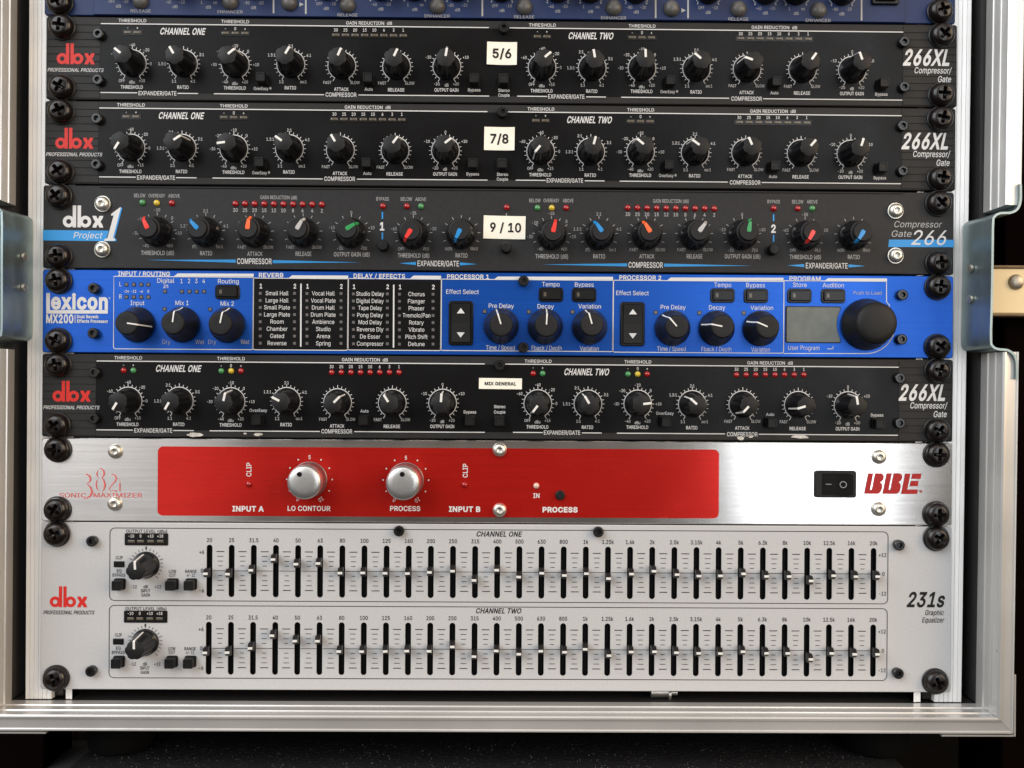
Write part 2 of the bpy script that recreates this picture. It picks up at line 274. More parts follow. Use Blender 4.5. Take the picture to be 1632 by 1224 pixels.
'G':(520,["309 -7 269 -7 223 -7 184 4 149 25 115 46 88 77 69 116 50 155 40 201 40 254 40 308 50 354 69 393 88 432 115 462 149 484 183 505 221 516 265 516 292 516 317 512 340 504 364 496 385 484 403 469 422 454 437 437 449 416 461 396 470 373 474 349 452 349 430 349 408 349 403 365 396 380 387 393 379 406 368 417 356 427 344 436 330 444 315 448 300 453 283 456 265 456 235 456 208 448 183 432 159 417 139 394 125 364 111 334 103 297 103 254 103 211 111 175 125 145 140 115 159 92 184 76 209 61 237 53 269 53 297 53 323 59 345 71 367 83 384 101 396 123 409 146 415 172 415 202 421 201 428 200 434 199 384 199 333 199 283 199 283 218 283 237 283 256 348 256 413 256 478 256 478 237 478 219 478 200 478 158 469 122 451 91 433 60 408 36 377 19 345 2"]),
'H':(517,["82 0 60 0 60 170 60 339 60 509 82 509 103 509 125 509 125 435 125 362 125 289 214 289 303 289 392 289 392 362 392 435 392 509 414 509 435 509 457 509 457 339 457 170 457 0 435 0 414 0 392 0 392 77 392 155 392 232 303 232 214 232 125 232 125 155 125 77 125 0 103 0"]),
'I':(300,["111 0 31 0 31 19 31 38 31 57 60 57 89 57 118 57 118 189 118 320 118 452 89 452 60 452 31 452 31 471 31 490 31 509 111 509 190 509 269 509 269 490 269 471 269 452 240 452 212 452 183 452 183 320 183 189 183 57 212 57 240 57 269 57 269 38 269 19 269 0 190 0"]),
'K':(467,["146 189 104 145 104 169 104 193 104 216 116 232 128 247 139 261 151 275 162 290 174 303 187 317 199 331 212 344 262 399 313 454 364 509 392 509 420 509 448 509 376 431 304 353 231 276 230 276 229 276 228 276 187 233","82 0 60 0 60 170 60 339 60 509 82 509 103 509 125 509 125 451 125 392 125 334 124 298 124 261 124 225 124 214 124 204 125 193 125 129 125 64 125 0 103 0","398 0 372 0 311 86 249 173 188 259 201 276 215 293 228 309 302 206 375 103 449 0 423 0"]),
'L':(393,["160 0 60 0 60 170 60 339 60 509 82 509 103 509 125 509 125 358 125 208 125 57 203 57 282 57 361 57 361 38 361 19 361 0 261 0"]),
'M':(628,["81 0 60 0 60 170 60 339 60 509 91 509 121 509 152 509 193 402 235 294 277 187 280 180 284 170 287 159 291 148 295 136 299 123 303 110 307 97 311 84 315 71 319 59 322 49 317 49 312 49 307 49 310 59 314 70 318 83 322 95 326 108 330 121 334 134 338 147 342 158 346 170 349 179 352 187 394 294 435 402 476 509 507 509 537 509 568 509 568 339 568 170 568 0 547 0 525 0 504 0 504 97 504 194 504 291 504 302 504 314 504 327 505 340 505 354 505 369 505 383 506 398 506 413 506 428 507 443 507 457 509 457 511 457 513 457 508 441 503 426 498 409 492 393 487 378 482 363 477 348 472 334 467 322 463 309 459 299 456 291 418 194 380 97 342 0 323 0 305 0 286 0 248 97 209 194 170 291 167 299 163 309 159 321 155 333 150 346 145 361 140 376 135 391 129 408 124 424 118 441 112 457 114 457 117 457 119 457 119 444 120 431 120 416 120 401 121 387 121 372 121 357 121 342 122 328 122 315 122 302 122 291 122 194 122 97 122 0 101 0"]),
'N':(523,["82 0 60 0 60 170 60 339 60 509 85 509 111 509 136 509 205 400 274 291 343 183 349 174 355 164 363 151 370 138 379 123 388 107 396 90 405 73 414 55 411 55 408 54 405 54 403 72 401 90 401 108 400 126 399 142 399 157 399 172 399 185 399 195 399 300 399 404 399 509 420 509 442 509 463 509 463 339 463 170 463 0 438 0 412 0 387 0 325 97 264 193 202 290 194 303 186 316 177 331 169 345 159 362 148 381 137 400 123 424 108 452 111 453 115 453 119 454 120 428 121 405 122 384 123 362 124 344 124 328 125 312 125 300 125 291 125 194 125 97 125 0 103 0"]),
'O':(533,["311 -7 267 -7 223 -7 184 4 150 25 116 46 90 76 70 115 50 154 40 201 40 254 40 308 50 354 70 393 90 432 116 462 150 484 184 505 223 516 267 516 311 516 350 505 384 484 418 462 444 432 464 393 483 354 493 308 493 254 493 201 483 154 464 115 444 76 418 46 384 25 350 4","236 53 267 53 297 53 325 61 349 76 374 91 394 114 408 144 423 174 430 211 430 254 430 298 423 335 408 365 394 395 374 417 349 433 325 448 297 456 267 456 236 456 209 448 184 433 159 417 140 394 125 364 111 334 103 297 103 254 103 211 111 174 125 144 140 114 159 92 184 76 209 61"]),
'P':(445,["82 0 60 0 60 170 60 339 60 509 118 509 177 509 235 509 274 509 307 502 332 487 358 473 377 454 390 430 402 405 409 378 409 348 409 317 402 290 390 265 377 241 358 222 332 207 307 193 274 186 235 186 193 186 151 186 109 186 109 205 109 224 109 242 150 242 191 242 233 242 259 242 281 247 297 256 313 265 325 278 333 294 341 310 344 328 344 348 344 368 341 386 333 402 325 417 313 430 297 439 280 448 259 452 232 452 196 452 160 452 125 452 125 301 125 151 125 0 103 0"]),
'Q':(533,["274 121 245 159 268 159 290 159 313 159 332 134 351 109 369 85 374 78 379 71 384 65 412 27 440 -10 468 -48 446 -48 423 -48 401 -48 382 -23 364 2 346 27 341 33 336 39 331 46 302 84","311 -7 267 -7 223 -7 184 4 150 25 116 46 90 76 70 115 50 154 40 201 40 254 40 308 50 354 70 393 90 432 116 462 150 484 184 505 223 516 267 516 311 516 350 505 384 484 418 462 444 432 464 393 483 354 493 308 493 254 493 201 483 154 464 115 444 76 418 46 384 25 350 4","236 53 267 53 297 53 325 61 349 76 374 91 394 114 408 144 423 174 430 211 430 254 430 298 423 335 408 365 394 395 374 417 349 433 325 448 297 456 267 456 236 456 209 448 184 433 159 417 140 394 125 364 111 334 103 297 103 254 103 211 111 174 125 144 140 114 159 92 184 76 209 61"]),
'R':(449,["82 0 60 0 60 170 60 339 60 509 119 509 177 509 236 509 275 509 307 502 333 489 359 475 378 457 390 433 403 410 409 382 409 352 409 321 403 295 390 271 378 248 359 230 333 217 307 204 275 198 236 198 189 198 143 198 96 198 96 217 96 236 96 255 142 255 188 255 234 255 260 255 281 259 298 267 314 275 326 286 334 300 341 315 345 332 345 352 345 372 341 390 334 405 326 420 314 431 298 440 281 448 259 452 233 452 197 452 161 452 125 452 125 301 125 151 125 0 103 0","378 0 353 0 312 76 271 153 230 229 254 229 279 229 303 229 344 153 386 76 428 0 403 0"]),
'S':(447,["263 -9 224 -9 187 -9 155 -3 128 9 100 21 79 38 64 60 49 82 40 107 38 137 60 137 82 137 104 137 106 117 112 101 123 88 134 75 149 65 166 59 184 52 203 49 224 49 247 49 268 53 286 60 304 68 319 78 329 92 340 105 346 121 346 139 346 155 341 169 332 179 323 189 311 198 296 205 281 211 264 217 245 222 224 228 204 234 184 239 142 251 109 268 86 289 63 311 52 339 52 372 52 401 60 426 75 448 90 469 111 486 138 498 164 510 194 516 227 516 261 516 290 510 316 498 342 486 362 469 377 449 392 428 400 404 401 378 380 378 358 378 337 378 335 403 323 423 302 437 281 451 256 459 225 459 203 459 184 455 167 448 151 441 138 431 129 418 120 406 115 391 115 376 115 358 120 344 131 334 142 323 154 314 169 308 184 302 199 297 212 293 230 289 247 284 264 279 279 275 295 270 312 264 328 257 344 248 359 238 373 227 385 214 395 198 404 181 408 162 408 139 408 111 401 86 386 64 372 41 351 24 323 11 296 -2"]),
'T':(449,["85 452 32 452 32 471 32 490 32 509 160 509 288 509 417 509 417 490 417 471 417 452 363 452 310 452 257 452 257 301 257 151 257 0 235 0 214 0 193 0 193 151 193 301 193 452 139 452"]),
'U':(517,["299 -8 259 -8 219 -8 184 0 154 15 124 31 101 53 85 80 68 107 60 138 60 173 60 285 60 397 60 509 81 509 103 509 124 509 124 399 124 288 124 178 124 154 130 132 141 113 152 94 167 79 187 68 207 57 231 52 259 52 287 52 311 57 331 68 351 79 366 94 377 113 387 132 393 154 393 178 393 288 393 399 393 509 414 509 436 509 457 509 457 397 457 285 457 173 457 138 449 107 433 80 416 53 393 31 363 15 334 0"]),
'V':(480,["229 0 204 0 141 170 79 339 16 509 39 509 62 509 84 509 120 408 156 307 192 206 198 189 206 166 215 137 224 109 235 73 248 31 243 31 239 31 235 31 247 74 258 110 267 138 276 166 284 189 290 206 325 307 360 408 395 509 417 509 440 509 463 509 401 339 340 170 278 0 253 0"]),
'W':(686,["180 0 155 0 109 170 63 339 16 509 38 509 60 509 82 509 109 404 136 300 163 196 168 179 172 163 175 145 179 128 183 111 187 94 190 76 194 58 197 40 194 40 192 40 189 40 193 58 196 76 200 94 203 111 207 128 211 145 215 163 220 179 224 196 251 300 279 404 306 509 331 509 355 509 380 509 407 404 434 300 462 196 466 179 470 163 474 145 478 128 482 111 486 94 490 76 494 58 497 40 494 40 491 40 488 40 492 58 495 76 499 94 502 111 506 128 510 145 515 163 519 179 523 196 550 300 576 404 603 509 625 509 647 509 670 509 623 339 577 170 530 0 505 0 480 0 455 0 426 108 397 215 368 323 362 344 357 367 351 391 346 416 341 444 336 475 341 475 345 475 350 475 345 445 340 419 335 395 330 371 324 347 318 323 289 215 260 108 230 0 205 0"]),
'X':(474,["43 0 18 0 84 95 151 190 217 284 217 268 217 252 217 236 155 327 92 418 29 509 54 509 79 509 104 509 129 473 153 437 178 400 188 385 197 372 204 361 211 350 217 340 223 329 229 318 236 306 243 292 240 292 236 292 232 292 239 306 246 318 252 329 258 339 264 350 272 361 279 372 288 385 298 400 323 437 348 473 374 509 398 509 422 509 446 509 384 419 321 329 259 239 259 255 259 271 259 287 324 191 390 96 456 0 431 0 406 0 382 0 352 43 322 86 292 129 283 143 275 155 268 165 262 175 256 185 250 195 244 206 238 217 230 231 235 231 240 231 244 231 238 218 231 207 225 196 219 186 213 176 206 166 199 155 191 143 182 129 152 86 122 43 91 0 67 0"]),
'Y':(472,["225 0 203 0 203 69 203 139 203 208 141 308 79 409 16 509 41 509 66 509 91 509 125 454 159 399 192 344 203 326 213 309 222 292 231 275 240 255 250 230 241 230 232 230 224 230 233 255 242 276 251 293 260 310 270 327 280 344 314 399 347 454 381 509 406 509 430 509 455 509 393 409 330 308 268 208 268 139 268 69 268 0 247 0"]),
'Z':(438,["161 0 42 0 42 15 42 31 42 46 119 159 196 272 273 385 284 400 295 415 306 431 318 446 329 461 341 476 343 469 346 461 348 454 327 453 306 453 285 452 264 452 244 452 223 452 162 452 101 452 40 452 40 471 40 490 40 509 159 509 278 509 397 509 397 493 397 477 397 462 321 351 245 240 169 129 158 113 146 97 134 81 122 65 110 49 97 33 95 40 93 47 90 54 111 55 132 56 152 57 173 57 193 57 214 57 276 57 338 57 399 57 399 38 399 19 399 0 280 0"]),
'a':(389,["182 -9 160 -9 136 -9 114 -4 94 5 75 14 59 27 48 45 36 62 30 83 30 108 30 130 35 147 43 161 52 175 63 185 78 193 92 201 108 207 125 211 143 215 160 218 178 220 201 223 219 225 234 227 248 228 258 231 265 235 272 239 276 245 276 255 276 255 276 256 276 257 276 272 273 286 267 297 261 308 252 316 240 322 228 328 213 331 196 331 178 331 162 328 149 322 136 317 126 309 118 301 110 292 104 283 100 274 80 280 61 285 41 291 50 314 62 332 79 346 95 360 113 369 133 375 153 381 173 384 194 384 208 384 223 383 239 379 255 376 271 370 286 360 301 351 313 338 322 320 332 303 337 280 337 251 337 168 337 84 337 0 317 0 297 0 277 0 277 17 277 35 277 52 275 52 274 52 272 52 268 43 261 34 252 25 243 15 230 7 215 1 200 -5","155 45 170 45 193 45 212 50 228 59 243 68 255 79 263 93 271 107 276 122 276 138 276 155 276 173 276 190 273 187 268 184 259 182 251 180 242 178 231 176 221 174 210 172 200 171 190 170 182 169 175 168 161 166 147 163 134 159 121 154 111 148 103 139 96 131 92 119 92 105 92 92 95 81 102 72 109 63 118 57 130 52 142 48"]),
'b':(424,["261 -8 229 -8 206 -8 187 -4 172 4 158 12 146 21 138 31 129 42 123 51 118 59 116 59 114 59 112 59 112 39 112 20 112 0 92 0 72 0 53 0 53 170 53 339 53 509 73 509 93 509 114 509 114 446 114 382 114 319 115 319 117 319 118 319 123 327 129 336 137 346 145 356 157 365 171 373 186 381 205 384 229 384 261 384 289 376 313 361 337 345 356 322 370 293 383 263 390 229 390 189 390 149 383 114 370 84 356 55 337 32 313 16 289 0","197 47 220 47 244 47 263 53 279 66 295 78 308 95 316 117 324 138 328 162 328 189 328 216 324 240 316 261 308 282 296 299 280 311 264 324 244 330 220 330 197 330 177 324 161 312 145 300 133 284 125 263 117 242 113 217 113 189 113 161 117 136 125 115 133 94 146 77 162 65 178 53"]),
'c':(396,["226 -8 207 -8 173 -8 143 0 117 16 91 33 71 56 56 85 41 114 34 149 34 187 34 227 41 262 56 291 71 321 91 343 117 360 143 376 173 384 207 384 226 384 243 382 260 377 276 372 292 365 305 356 319 347 330 335 340 322 350 309 357 294 362 277 342 272 322 267 303 262 300 272 296 281 290 289 285 297 278 305 270 311 262 317 253 322 242 325 232 328 220 330 207 330 182 330 161 323 145 310 129 297 116 280 108 258 100 237 96 213 96 187 96 162 100 139 108 117 116 96 129 79 145 66 161 53 182 46 207 46 220 46 232 48 243 52 253 55 263 60 271 66 279 72 286 80 292 89 297 97 301 107 304 117 324 112 343 107 363 102 358 85 351 70 341 56 332 43 320 31 306 21 293 12 277 4 261 -1 244 -6"]),
'd':(424,["219 -8 195 -8 164 -8 136 0 111 16 87 32 68 55 55 84 41 114 34 149 34 189 34 229 41 263 55 293 69 322 88 345 112 361 136 376 164 384 196 384 219 384 238 381 253 373 268 365 279 356 287 346 296 336 302 327 306 319 308 319 309 319 311 319 311 382 311 446 311 509 331 509 351 509 372 509 372 339 372 170 372 0 352 0 332 0 313 0 313 20 313 39 313 59 311 59 309 59 307 59 302 51 295 42 287 31 278 21 267 12 252 4 238 -4","181 47 205 47 227 47 247 53 263 65 279 77 291 94 299 115 308 136 312 161 312 189 312 217 308 242 300 263 292 284 279 300 263 312 247 324 228 330 205 330 181 330 161 324 145 311 129 299 116 282 108 261 100 240 96 216 96 189 96 162 100 138 109 117 117 95 129 78 145 66 161 53"]),
'e':(404,["238 -8 212 -8 175 -8 143 0 117 16 90 33 70 56 56 85 41 114 34 148 34 187 34 226 41 260 55 290 69 319 89 343 115 359 141 376 171 384 205 384 226 384 246 381 266 374 285 367 303 356 319 341 335 326 348 306 357 282 366 258 371 228 371 194 371 186 371 178 371 169 272 169 174 169 75 169 75 187 75 204 75 221 163 221 250 221 338 221 329 215 319 208 310 202 310 227 306 249 298 269 290 288 278 303 263 314 247 325 228 330 205 330 182 330 163 325 146 313 130 302 118 288 109 270 100 251 96 232 96 211 96 200 96 189 96 178 96 150 101 126 110 106 120 87 134 72 151 61 168 51 189 46 212 46 228 46 241 48 254 53 266 57 277 64 285 73 294 82 301 93 306 105 325 101 345 96 365 91 359 71 349 54 335 39 321 24 303 13 283 4 262 -4"]),
'f':(254,["154 379 228 379 228 362 228 344 228 327 154 327 80 327 6 327 6 344 6 362 6 379 80 379","101 0 81 0 81 144 81 288 81 432 81 453 86 471 96 486 106 500 119 511 135 519 152 526 169 530 187 530 201 530 213 529 222 527 232 525 238 523 243 521 238 503 233 486 227 468 224 470 220 471 215 472 210 473 203 474 195 474 176 474 163 469 154 460 146 451 142 437 142 419 142 279 142 140 142 0 121 0"]),
'g':(425,["238 -151 207 -151 179 -151 155 -147 134 -140 113 -132 96 -123 82 -110 69 -98 58 -84 51 -69 67 -60 84 -50 101 -41 107 -49 113 -57 122 -66 130 -75 141 -82 154 -88 168 -94 186 -97 207 -97 238 -97 263 -90 282 -75 302 -60 311 -37 311 -6 311 19 311 44 311 68 310 68 308 68 306 68 301 60 295 51 287 41 278 32 267 23 252 16 238 8 219 5 195 5 164 5 137 12 113 27 88 41 69 62 55 90 41 118 34 152 34 191 34 230 41 264 55 293 69 322 88 345 112 361 137 376 165 384 196 384 220 384 239 381 253 373 268 365 280 356 288 346 297 336 303 327 308 319 309 319 311 319 313 319 313 339 313 359 313 379 333 379 353 379 372 379 372 250 372 121 372 -9 372 -42 365 -69 350 -90 335 -111 316 -126 291 -136 266 -146","181 59 205 59 228 59 248 64 264 75 280 86 292 101 300 121 308 141 312 165 312 193 312 220 308 243 300 264 292 284 280 301 264 312 248 324 228 330 205 330 181 330 161 324 145 312 129 299 117 283 109 262 100 242 96 219 96 193 96 166 100 143 109 123 117 103 129 87 145 76 162 65"]),
'h':(410,["114 249 114 227 114 151 114 76 114 0 93 0 73 0 53 0 53 170 53 339 53 509 73 509 93 509 114 509 114 435 114 361 114 287 110 287 106 287 102 287 114 322 131 347 152 362 174 377 199 384 227 384 253 384 276 379 295 369 315 358 330 342 341 321 352 299 357 273 357 240 357 160 357 80 357 0 337 0 316 0 296 0 296 78 296 157 296 235 296 265 288 288 273 304 258 321 237 329 210 329 192 329 175 325 161 317 146 309 135 298 126 283 118 267"]),
'i':(167,["73 0 53 0 53 126 53 253 53 379 73 379 93 379 114 379 114 253 114 126 114 0 93 0","95 443 84 443 72 443 62 447 54 455 45 462 41 472 41 483 41 494 45 504 54 512 62 520 72 524 84 524 95 524 106 520 114 512 122 504 126 494 126 483 126 472 122 462 114 455 106 447"]),
'j':(167,["53 243 53 379 73 379 93 379 114 379 114 243 114 106 114 -30 114 -53 110 -73 102 -90 93 -107 81 -120 65 -129 48 -138 28 -143 4 -143 -1 -143 -5 -143 -10 -143 -10 -124 -10 -105 -10 -87 -6 -87 -2 -87 2 -87 20 -87 32 -82 40 -72 49 -62 53 -48 53 -29 53 107","95 443 83 443 72 443 62 447 53 455 45 462 41 472 41 483 41 494 45 504 53 512 62 520 72 524 83 524 95 524 105 520 114 512 122 504 126 494 126 483 126 472 122 462 114 455 105 447"]),
'k':(381,["132 158 110 137 110 162 110 187 110 212 113 212 117 212 121 212 175 268 230 323 284 379 310 379 335 379 360 379 301 319 243 259 184 199 182 199 179 199 177 199 155 178","73 0 53 0 53 170 53 339 53 509 73 509 93 509 114 509 114 339 114 170 114 0 93 0","320 0 294 0 245 62 197 124 148 186 162 200 177 214 191 229 252 152 312 76 372 0 346 0"]),
'l':(189,["147 -2 139 -2 110 -2 88 5 74 20 60 35 53 57 53 84 53 226 53 367 53 509 73 509 93 509 114 509 114 372 114 235 114 99 114 81 116 69 120 62 125 55 133 52 146 52 152 52 157 52 160 53 164 53 167 54 170 54 173 37 177 20 181 3 175 1 169 0 162 -1 154 -2"]),
'm':(610,["73 0 53 0 53 126 53 253 53 379 72 379 92 379 112 379 112 351 112 323 112 295 111 295 109 295 108 295 113 316 121 332 132 346 144 359 157 369 172 376 187 383 203 386 219 386 247 386 270 378 287 361 305 344 316 322 321 295 318 295 315 295 312 295 317 313 325 329 337 343 349 357 364 367 381 375 398 382 416 386 437 386 459 386 479 381 497 372 515 362 530 348 541 328 551 309 557 285 557 255 557 170 557 85 557 0 536 0 516 0 496 0 496 85 496 169 496 254 496 281 488 301 473 313 457 325 439 330 419 330 402 330 387 327 374 320 362 313 352 303 345 290 339 278 335 263 335 247 335 165 335 82 335 0 315 0 295 0 274 0 274 87 274 173 274 260 274 281 267 298 253 311 239 324 221 330 199 330 185 330 171 327 158 320 144 313 134 303 126 289 118 276 114 258 114 238 114 159 114 79 114 0 93 0"]),
'n':(410,["114 249 114 227 114 151 114 76 114 0 93 0 73 0 53 0 53 126 53 253 53 379 72 379 92 379 112 379 112 349 112 318 112 287 109 287 106 287 102 287 114 322 131 347 152 362 174 377 199 384 227 384 253 384 276 379 295 369 314 358 330 342 341 321 352 299 357 273 357 240 357 160 357 80 357 0 337 0 316 0 296 0 296 78 296 157 296 235 296 265 288 288 273 304 258 321 237 329 210 329 192 329 175 325 161 317 146 309 135 298 126 283 118 267"]),
'o':(415,["242 -8 207 -8 173 -8 143 0 117 16 91 33 71 56 56 85 41 114 34 149 34 187 34 227 41 262 56 291 71 321 91 343 117 360 143 376 173 384 207 384 242 384 273 376 299 360 325 343 345 321 359 291 374 262 381 227 381 187 381 149 374 114 359 85 345 56 325 33 299 16 273 0","182 46 207 46 233 46 254 53 270 66 287 79 299 96 307 117 315 139 319 162 319 187 319 213 315 236 307 258 299 280 287 297 270 310 254 323 233 330 207 330 182 330 161 323 145 310 129 297 116 280 108 258 100 237 96 213 96 187 96 162 100 139 108 117 116 96 129 79 145 66 161 53"]),
'p':(424,["73 -143 53 -143 53 31 53 205 53 379 72 379 92 379 112 379 112 359 112 339 112 319 114 319 116 319 118 319 123 327 129 336 137 346 145 356 157 365 171 373 186 381 205 384 229 384 261 384 289 376 313 361 337 345 356 322 370 293 383 263 390 229 390 189 390 149 383 114 370 84 356 55 337 32 313 16 289 0 261 -8 229 -8 206 -8 187 -4 173 4 158 12 146 21 138 31 130 42 123 51 118 59 117 59 115 59 114 59 114 -8 114 -76 114 -143 93 -143","197 47 220 47 244 47 263 53 279 66 295 78 308 95 316 117 324 138 328 162 328 189 328 216 324 240 316 261 308 282 296 299 280 311 264 324 244 330 220 330 197 330 177 324 161 312 145 300 133 284 125 263 117 242 113 217 113 189 113 161 117 136 125 115 133 94 146 77 162 65 178 53"]),
'q':(424,["372 31 372 -143 351 -143 331 -143 311 -143 311 -76 311 -8 311 59 309 59 308 59 306 59 302 51 295 42 287 31 278 21 267 12 252 4 238 -4 219 -8 195 -8 164 -8 136 0 111 16 87 32 68 55 55 84 41 114 34 149 34 189 34 229 41 263 55 293 69 322 88 345 112 361 136 376 164 384 196 384 219 384 238 381 253 373 268 365 279 356 287 346 296 336 302 327 307 319 309 319 311 319 313 319 313 339 313 359 313 379 332 379 352 379 372 379 372 205","181 47 205 47 227 47 247 53 263 65 279 77 291 94 299 115 308 136 312 161 312 189 312 217 308 242 300 263 292 284 279 300 263 312 247 324 228 330 205 330 181 330 161 324 145 311 129 299 116 282 108 261 100 240 96 216 96 189 96 162 100 138 109 117 117 95 129 78 145 66 161 53"]),
'r':(259,["73 0 53 0 53 126 53 253 53 379 72 379 92 379 112 379 112 360 112 340 112 321 113 321 114 321 115 321 122 340 135 355 152 367 170 379 190 385 213 385 218 385 223 385 229 384 235 384 240 384 243 384 243 363 243 343 243 322 242 323 237 323 230 324 223 325 215 326 207 326 189 326 173 322 159 315 145 307 134 297 126 284 118 270 114 255 114 237 114 158 114 79 114 0 93 0"]),
's':(365,["211 -8 182 -8 156 -8 133 -4 112 3 92 11 75 23 62 38 49 53 40 72 36 94 55 98 74 102 94 107 99 86 109 70 124 60 139 50 158 45 181 45 208 45 229 51 244 62 260 74 268 87 268 103 268 116 263 127 254 136 245 144 231 151 212 155 191 160 170 165 149 170 115 178 89 191 72 208 55 225 47 247 47 274 47 296 53 315 65 332 77 348 94 361 115 370 136 380 160 384 187 384 213 384 235 380 254 372 272 365 287 353 299 339 310 325 319 309 324 290 305 286 287 281 268 277 263 292 255 304 243 316 230 327 212 333 187 333 165 333 146 327 131 317 116 306 109 293 109 277 109 263 114 252 124 243 134 235 150 228 172 223 191 218 210 214 229 209 264 201 290 188 306 171 323 154 331 133 331 107 331 84 325 64 312 47 300 30 282 16 260 6 237 -3"]),
't':(227,["138 379 204 379 204 362 204 344 204 327 138 327 72 327 6 327 6 344 6 362 6 379 72 379","65 345 65 471 85 471 106 471 126 471 126 347 126 222 126 98 126 81 129 69 136 61 143 54 154 50 170 50 174 50 179 50 185 51 191 52 197 53 202 54 206 36 209 19 213 2 207 0 200 -2 192 -3 184 -4 176 -4 168 -4 136 -4 110 4 92 21 74 38 65 62 65 93 65 219"]),
'u':(410,["211 -5 182 -5 157 -5 134 0 115 11 95 21 80 37 69 59 58 80 53 107 53 139 53 219 53 299 53 379 73 379 93 379 114 379 114 301 114 222 114 144 114 114 121 91 137 75 152 58 173 50 200 50 218 50 235 54 249 62 264 70 275 81 283 97 292 112 296 131 296 153 296 228 296 304 296 379 316 379 337 379 357 379 357 253 357 126 357 0 337 0 318 0 298 0 298 31 298 61 298 92 301 92 304 92 307 92 295 57 279 32 257 17 235 2"]),
'v':(389,["184 0 163 0 114 126 66 253 17 379 40 379 62 379 84 379 111 305 138 230 165 155 174 132 181 110 187 87 193 64 199 42 206 21 198 21 191 21 184 21 191 42 197 64 203 87 209 110 216 132 224 155 251 230 278 305 305 379 327 379 349 379 371 379 323 253 275 126 226 0 205 0"]),
'w':(567,["158 0 138 0 99 126 61 253 23 379 44 379 66 379 87 379 103 324 118 269 133 214 140 191 147 165 154 137 161 108 168 76 175 41 172 41 168 41 165 41 172 75 179 106 186 135 193 163 199 190 206 214 221 269 237 324 252 379 273 379 295 379 316 379 332 324 347 269 362 214 368 190 375 164 382 136 388 107 395 76 402 41 399 41 395 41 391 41 399 75 406 107 413 135 420 164 427 190 434 214 449 269 465 324 480 379 502 379 523 379 545 379 506 253 468 126 429 0 409 0 389 0 368 0 352 57 335 114 319 172 314 189 309 207 305 225 300 243 295 261 291 280 286 299 281 318 277 338 281 338 286 338 291 338 286 319 281 299 277 280 272 261 267 243 263 225 258 206 253 189 248 172 231 114 215 57 199 0 178 0"]),
'x':(379,["44 0 21 0 71 73 121 145 171 218 171 202 171 187 171 171 124 240 76 310 29 379 52 379 76 379 100 379 116 355 132 330 147 306 160 287 170 270 179 253 188 237 198 221 207 206 197 206 186 206 175 206 185 221 194 237 202 253 211 270 221 287 233 306 249 330 266 355 282 379 305 379 328 379 352 379 304 309 256 239 209 169 209 184 209 199 209 214 258 143 308 71 358 0 334 0 310 0 287 0 268 28 249 57 231 85 219 103 209 120 200 136 191 152 182 167 173 182 183 182 194 182 205 182 195 167 186 152 178 136 170 120 160 103 148 85 129 57 110 28 91 0 68 0"]),
'y':(389,["51 -140 47 -139 52 -121 57 -103 61 -86 65 -86 68 -87 71 -87 83 -90 94 -91 104 -89 114 -87 122 -82 130 -74 138 -66 145 -53 151 -36 155 -24 159 -13 163 -1 114 126 66 252 17 379 40 379 62 379 84 379 111 305 138 230 165 155 174 132 181 109 187 87 193 64 199 42 206 21 198 21 191 21 184 21 190 42 196 64 202 87 209 110 216 132 224 155 251 230 278 305 305 379 327 379 349 379 371 379 316 234 260 88 204 -58 196 -78 187 -94 177 -107 166 -120 153 -129 139 -136 125 -142 109 -145 91 -145 81 -145 72 -144 65 -143 57 -142"]),
'z':(380,["141 0 42 0 42 15 42 30 42 46 112 137 183 228 254 320 254 321 254 322 254 323 185 323 117 323 48 323 48 342 48 361 48 379 143 379 238 379 333 379 333 363 333 347 333 331 264 241 195 150 126 60 126 59 126 58 126 56 197 56 268 56 339 56 339 38 339 19 339 0 240 0"]),
'®':(463,["259 118 231 118 204 118 179 123 154 134 130 144 109 158 91 177 73 195 59 216 48 240 38 264 33 290 33 317 33 344 38 370 48 394 59 418 73 439 91 457 109 475 130 490 154 500 179 510 204 516 231 516 259 516 285 510 309 500 333 490 354 475 372 457 390 439 405 418 415 394 425 370 430 344 430 317 430 290 425 264 415 240 405 216 390 195 372 177 354 158 333 144 309 134 285 123","204 166 231 166 259 166 285 173 307 187 330 200 348 218 362 241 375 264 382 289 382 317 382 345 375 370 362 393 348 415 330 434 307 447 285 461 259 467 231 467 204 467 179 461 156 447 133 434 115 415 101 393 88 370 81 345 81 317 81 289 88 264 101 241 115 218 133 200 156 187 179 173","288 226 273 226 258 254 243 283 228 312 243 312 258 312 273 312 288 283 304 254 319 226 303 226","175 226 161 226 161 287 161 348 161 409 192 409 222 409 253 409 261 409 270 407 279 402 288 398 296 391 302 383 308 374 311 363 311 350 311 337 308 325 302 316 295 307 287 299 278 295 268 290 259 287 250 287 228 287 207 287 185 287 185 298 185 308 185 319 203 319 221 319 239 319 245 319 251 321 257 327 264 332 267 340 267 350 267 361 263 368 257 372 251 376 245 378 239 378 227 378 215 378 203 378 203 327 203 276 203 226 189 226"]),
' ':(188,[])}
_tx = {}
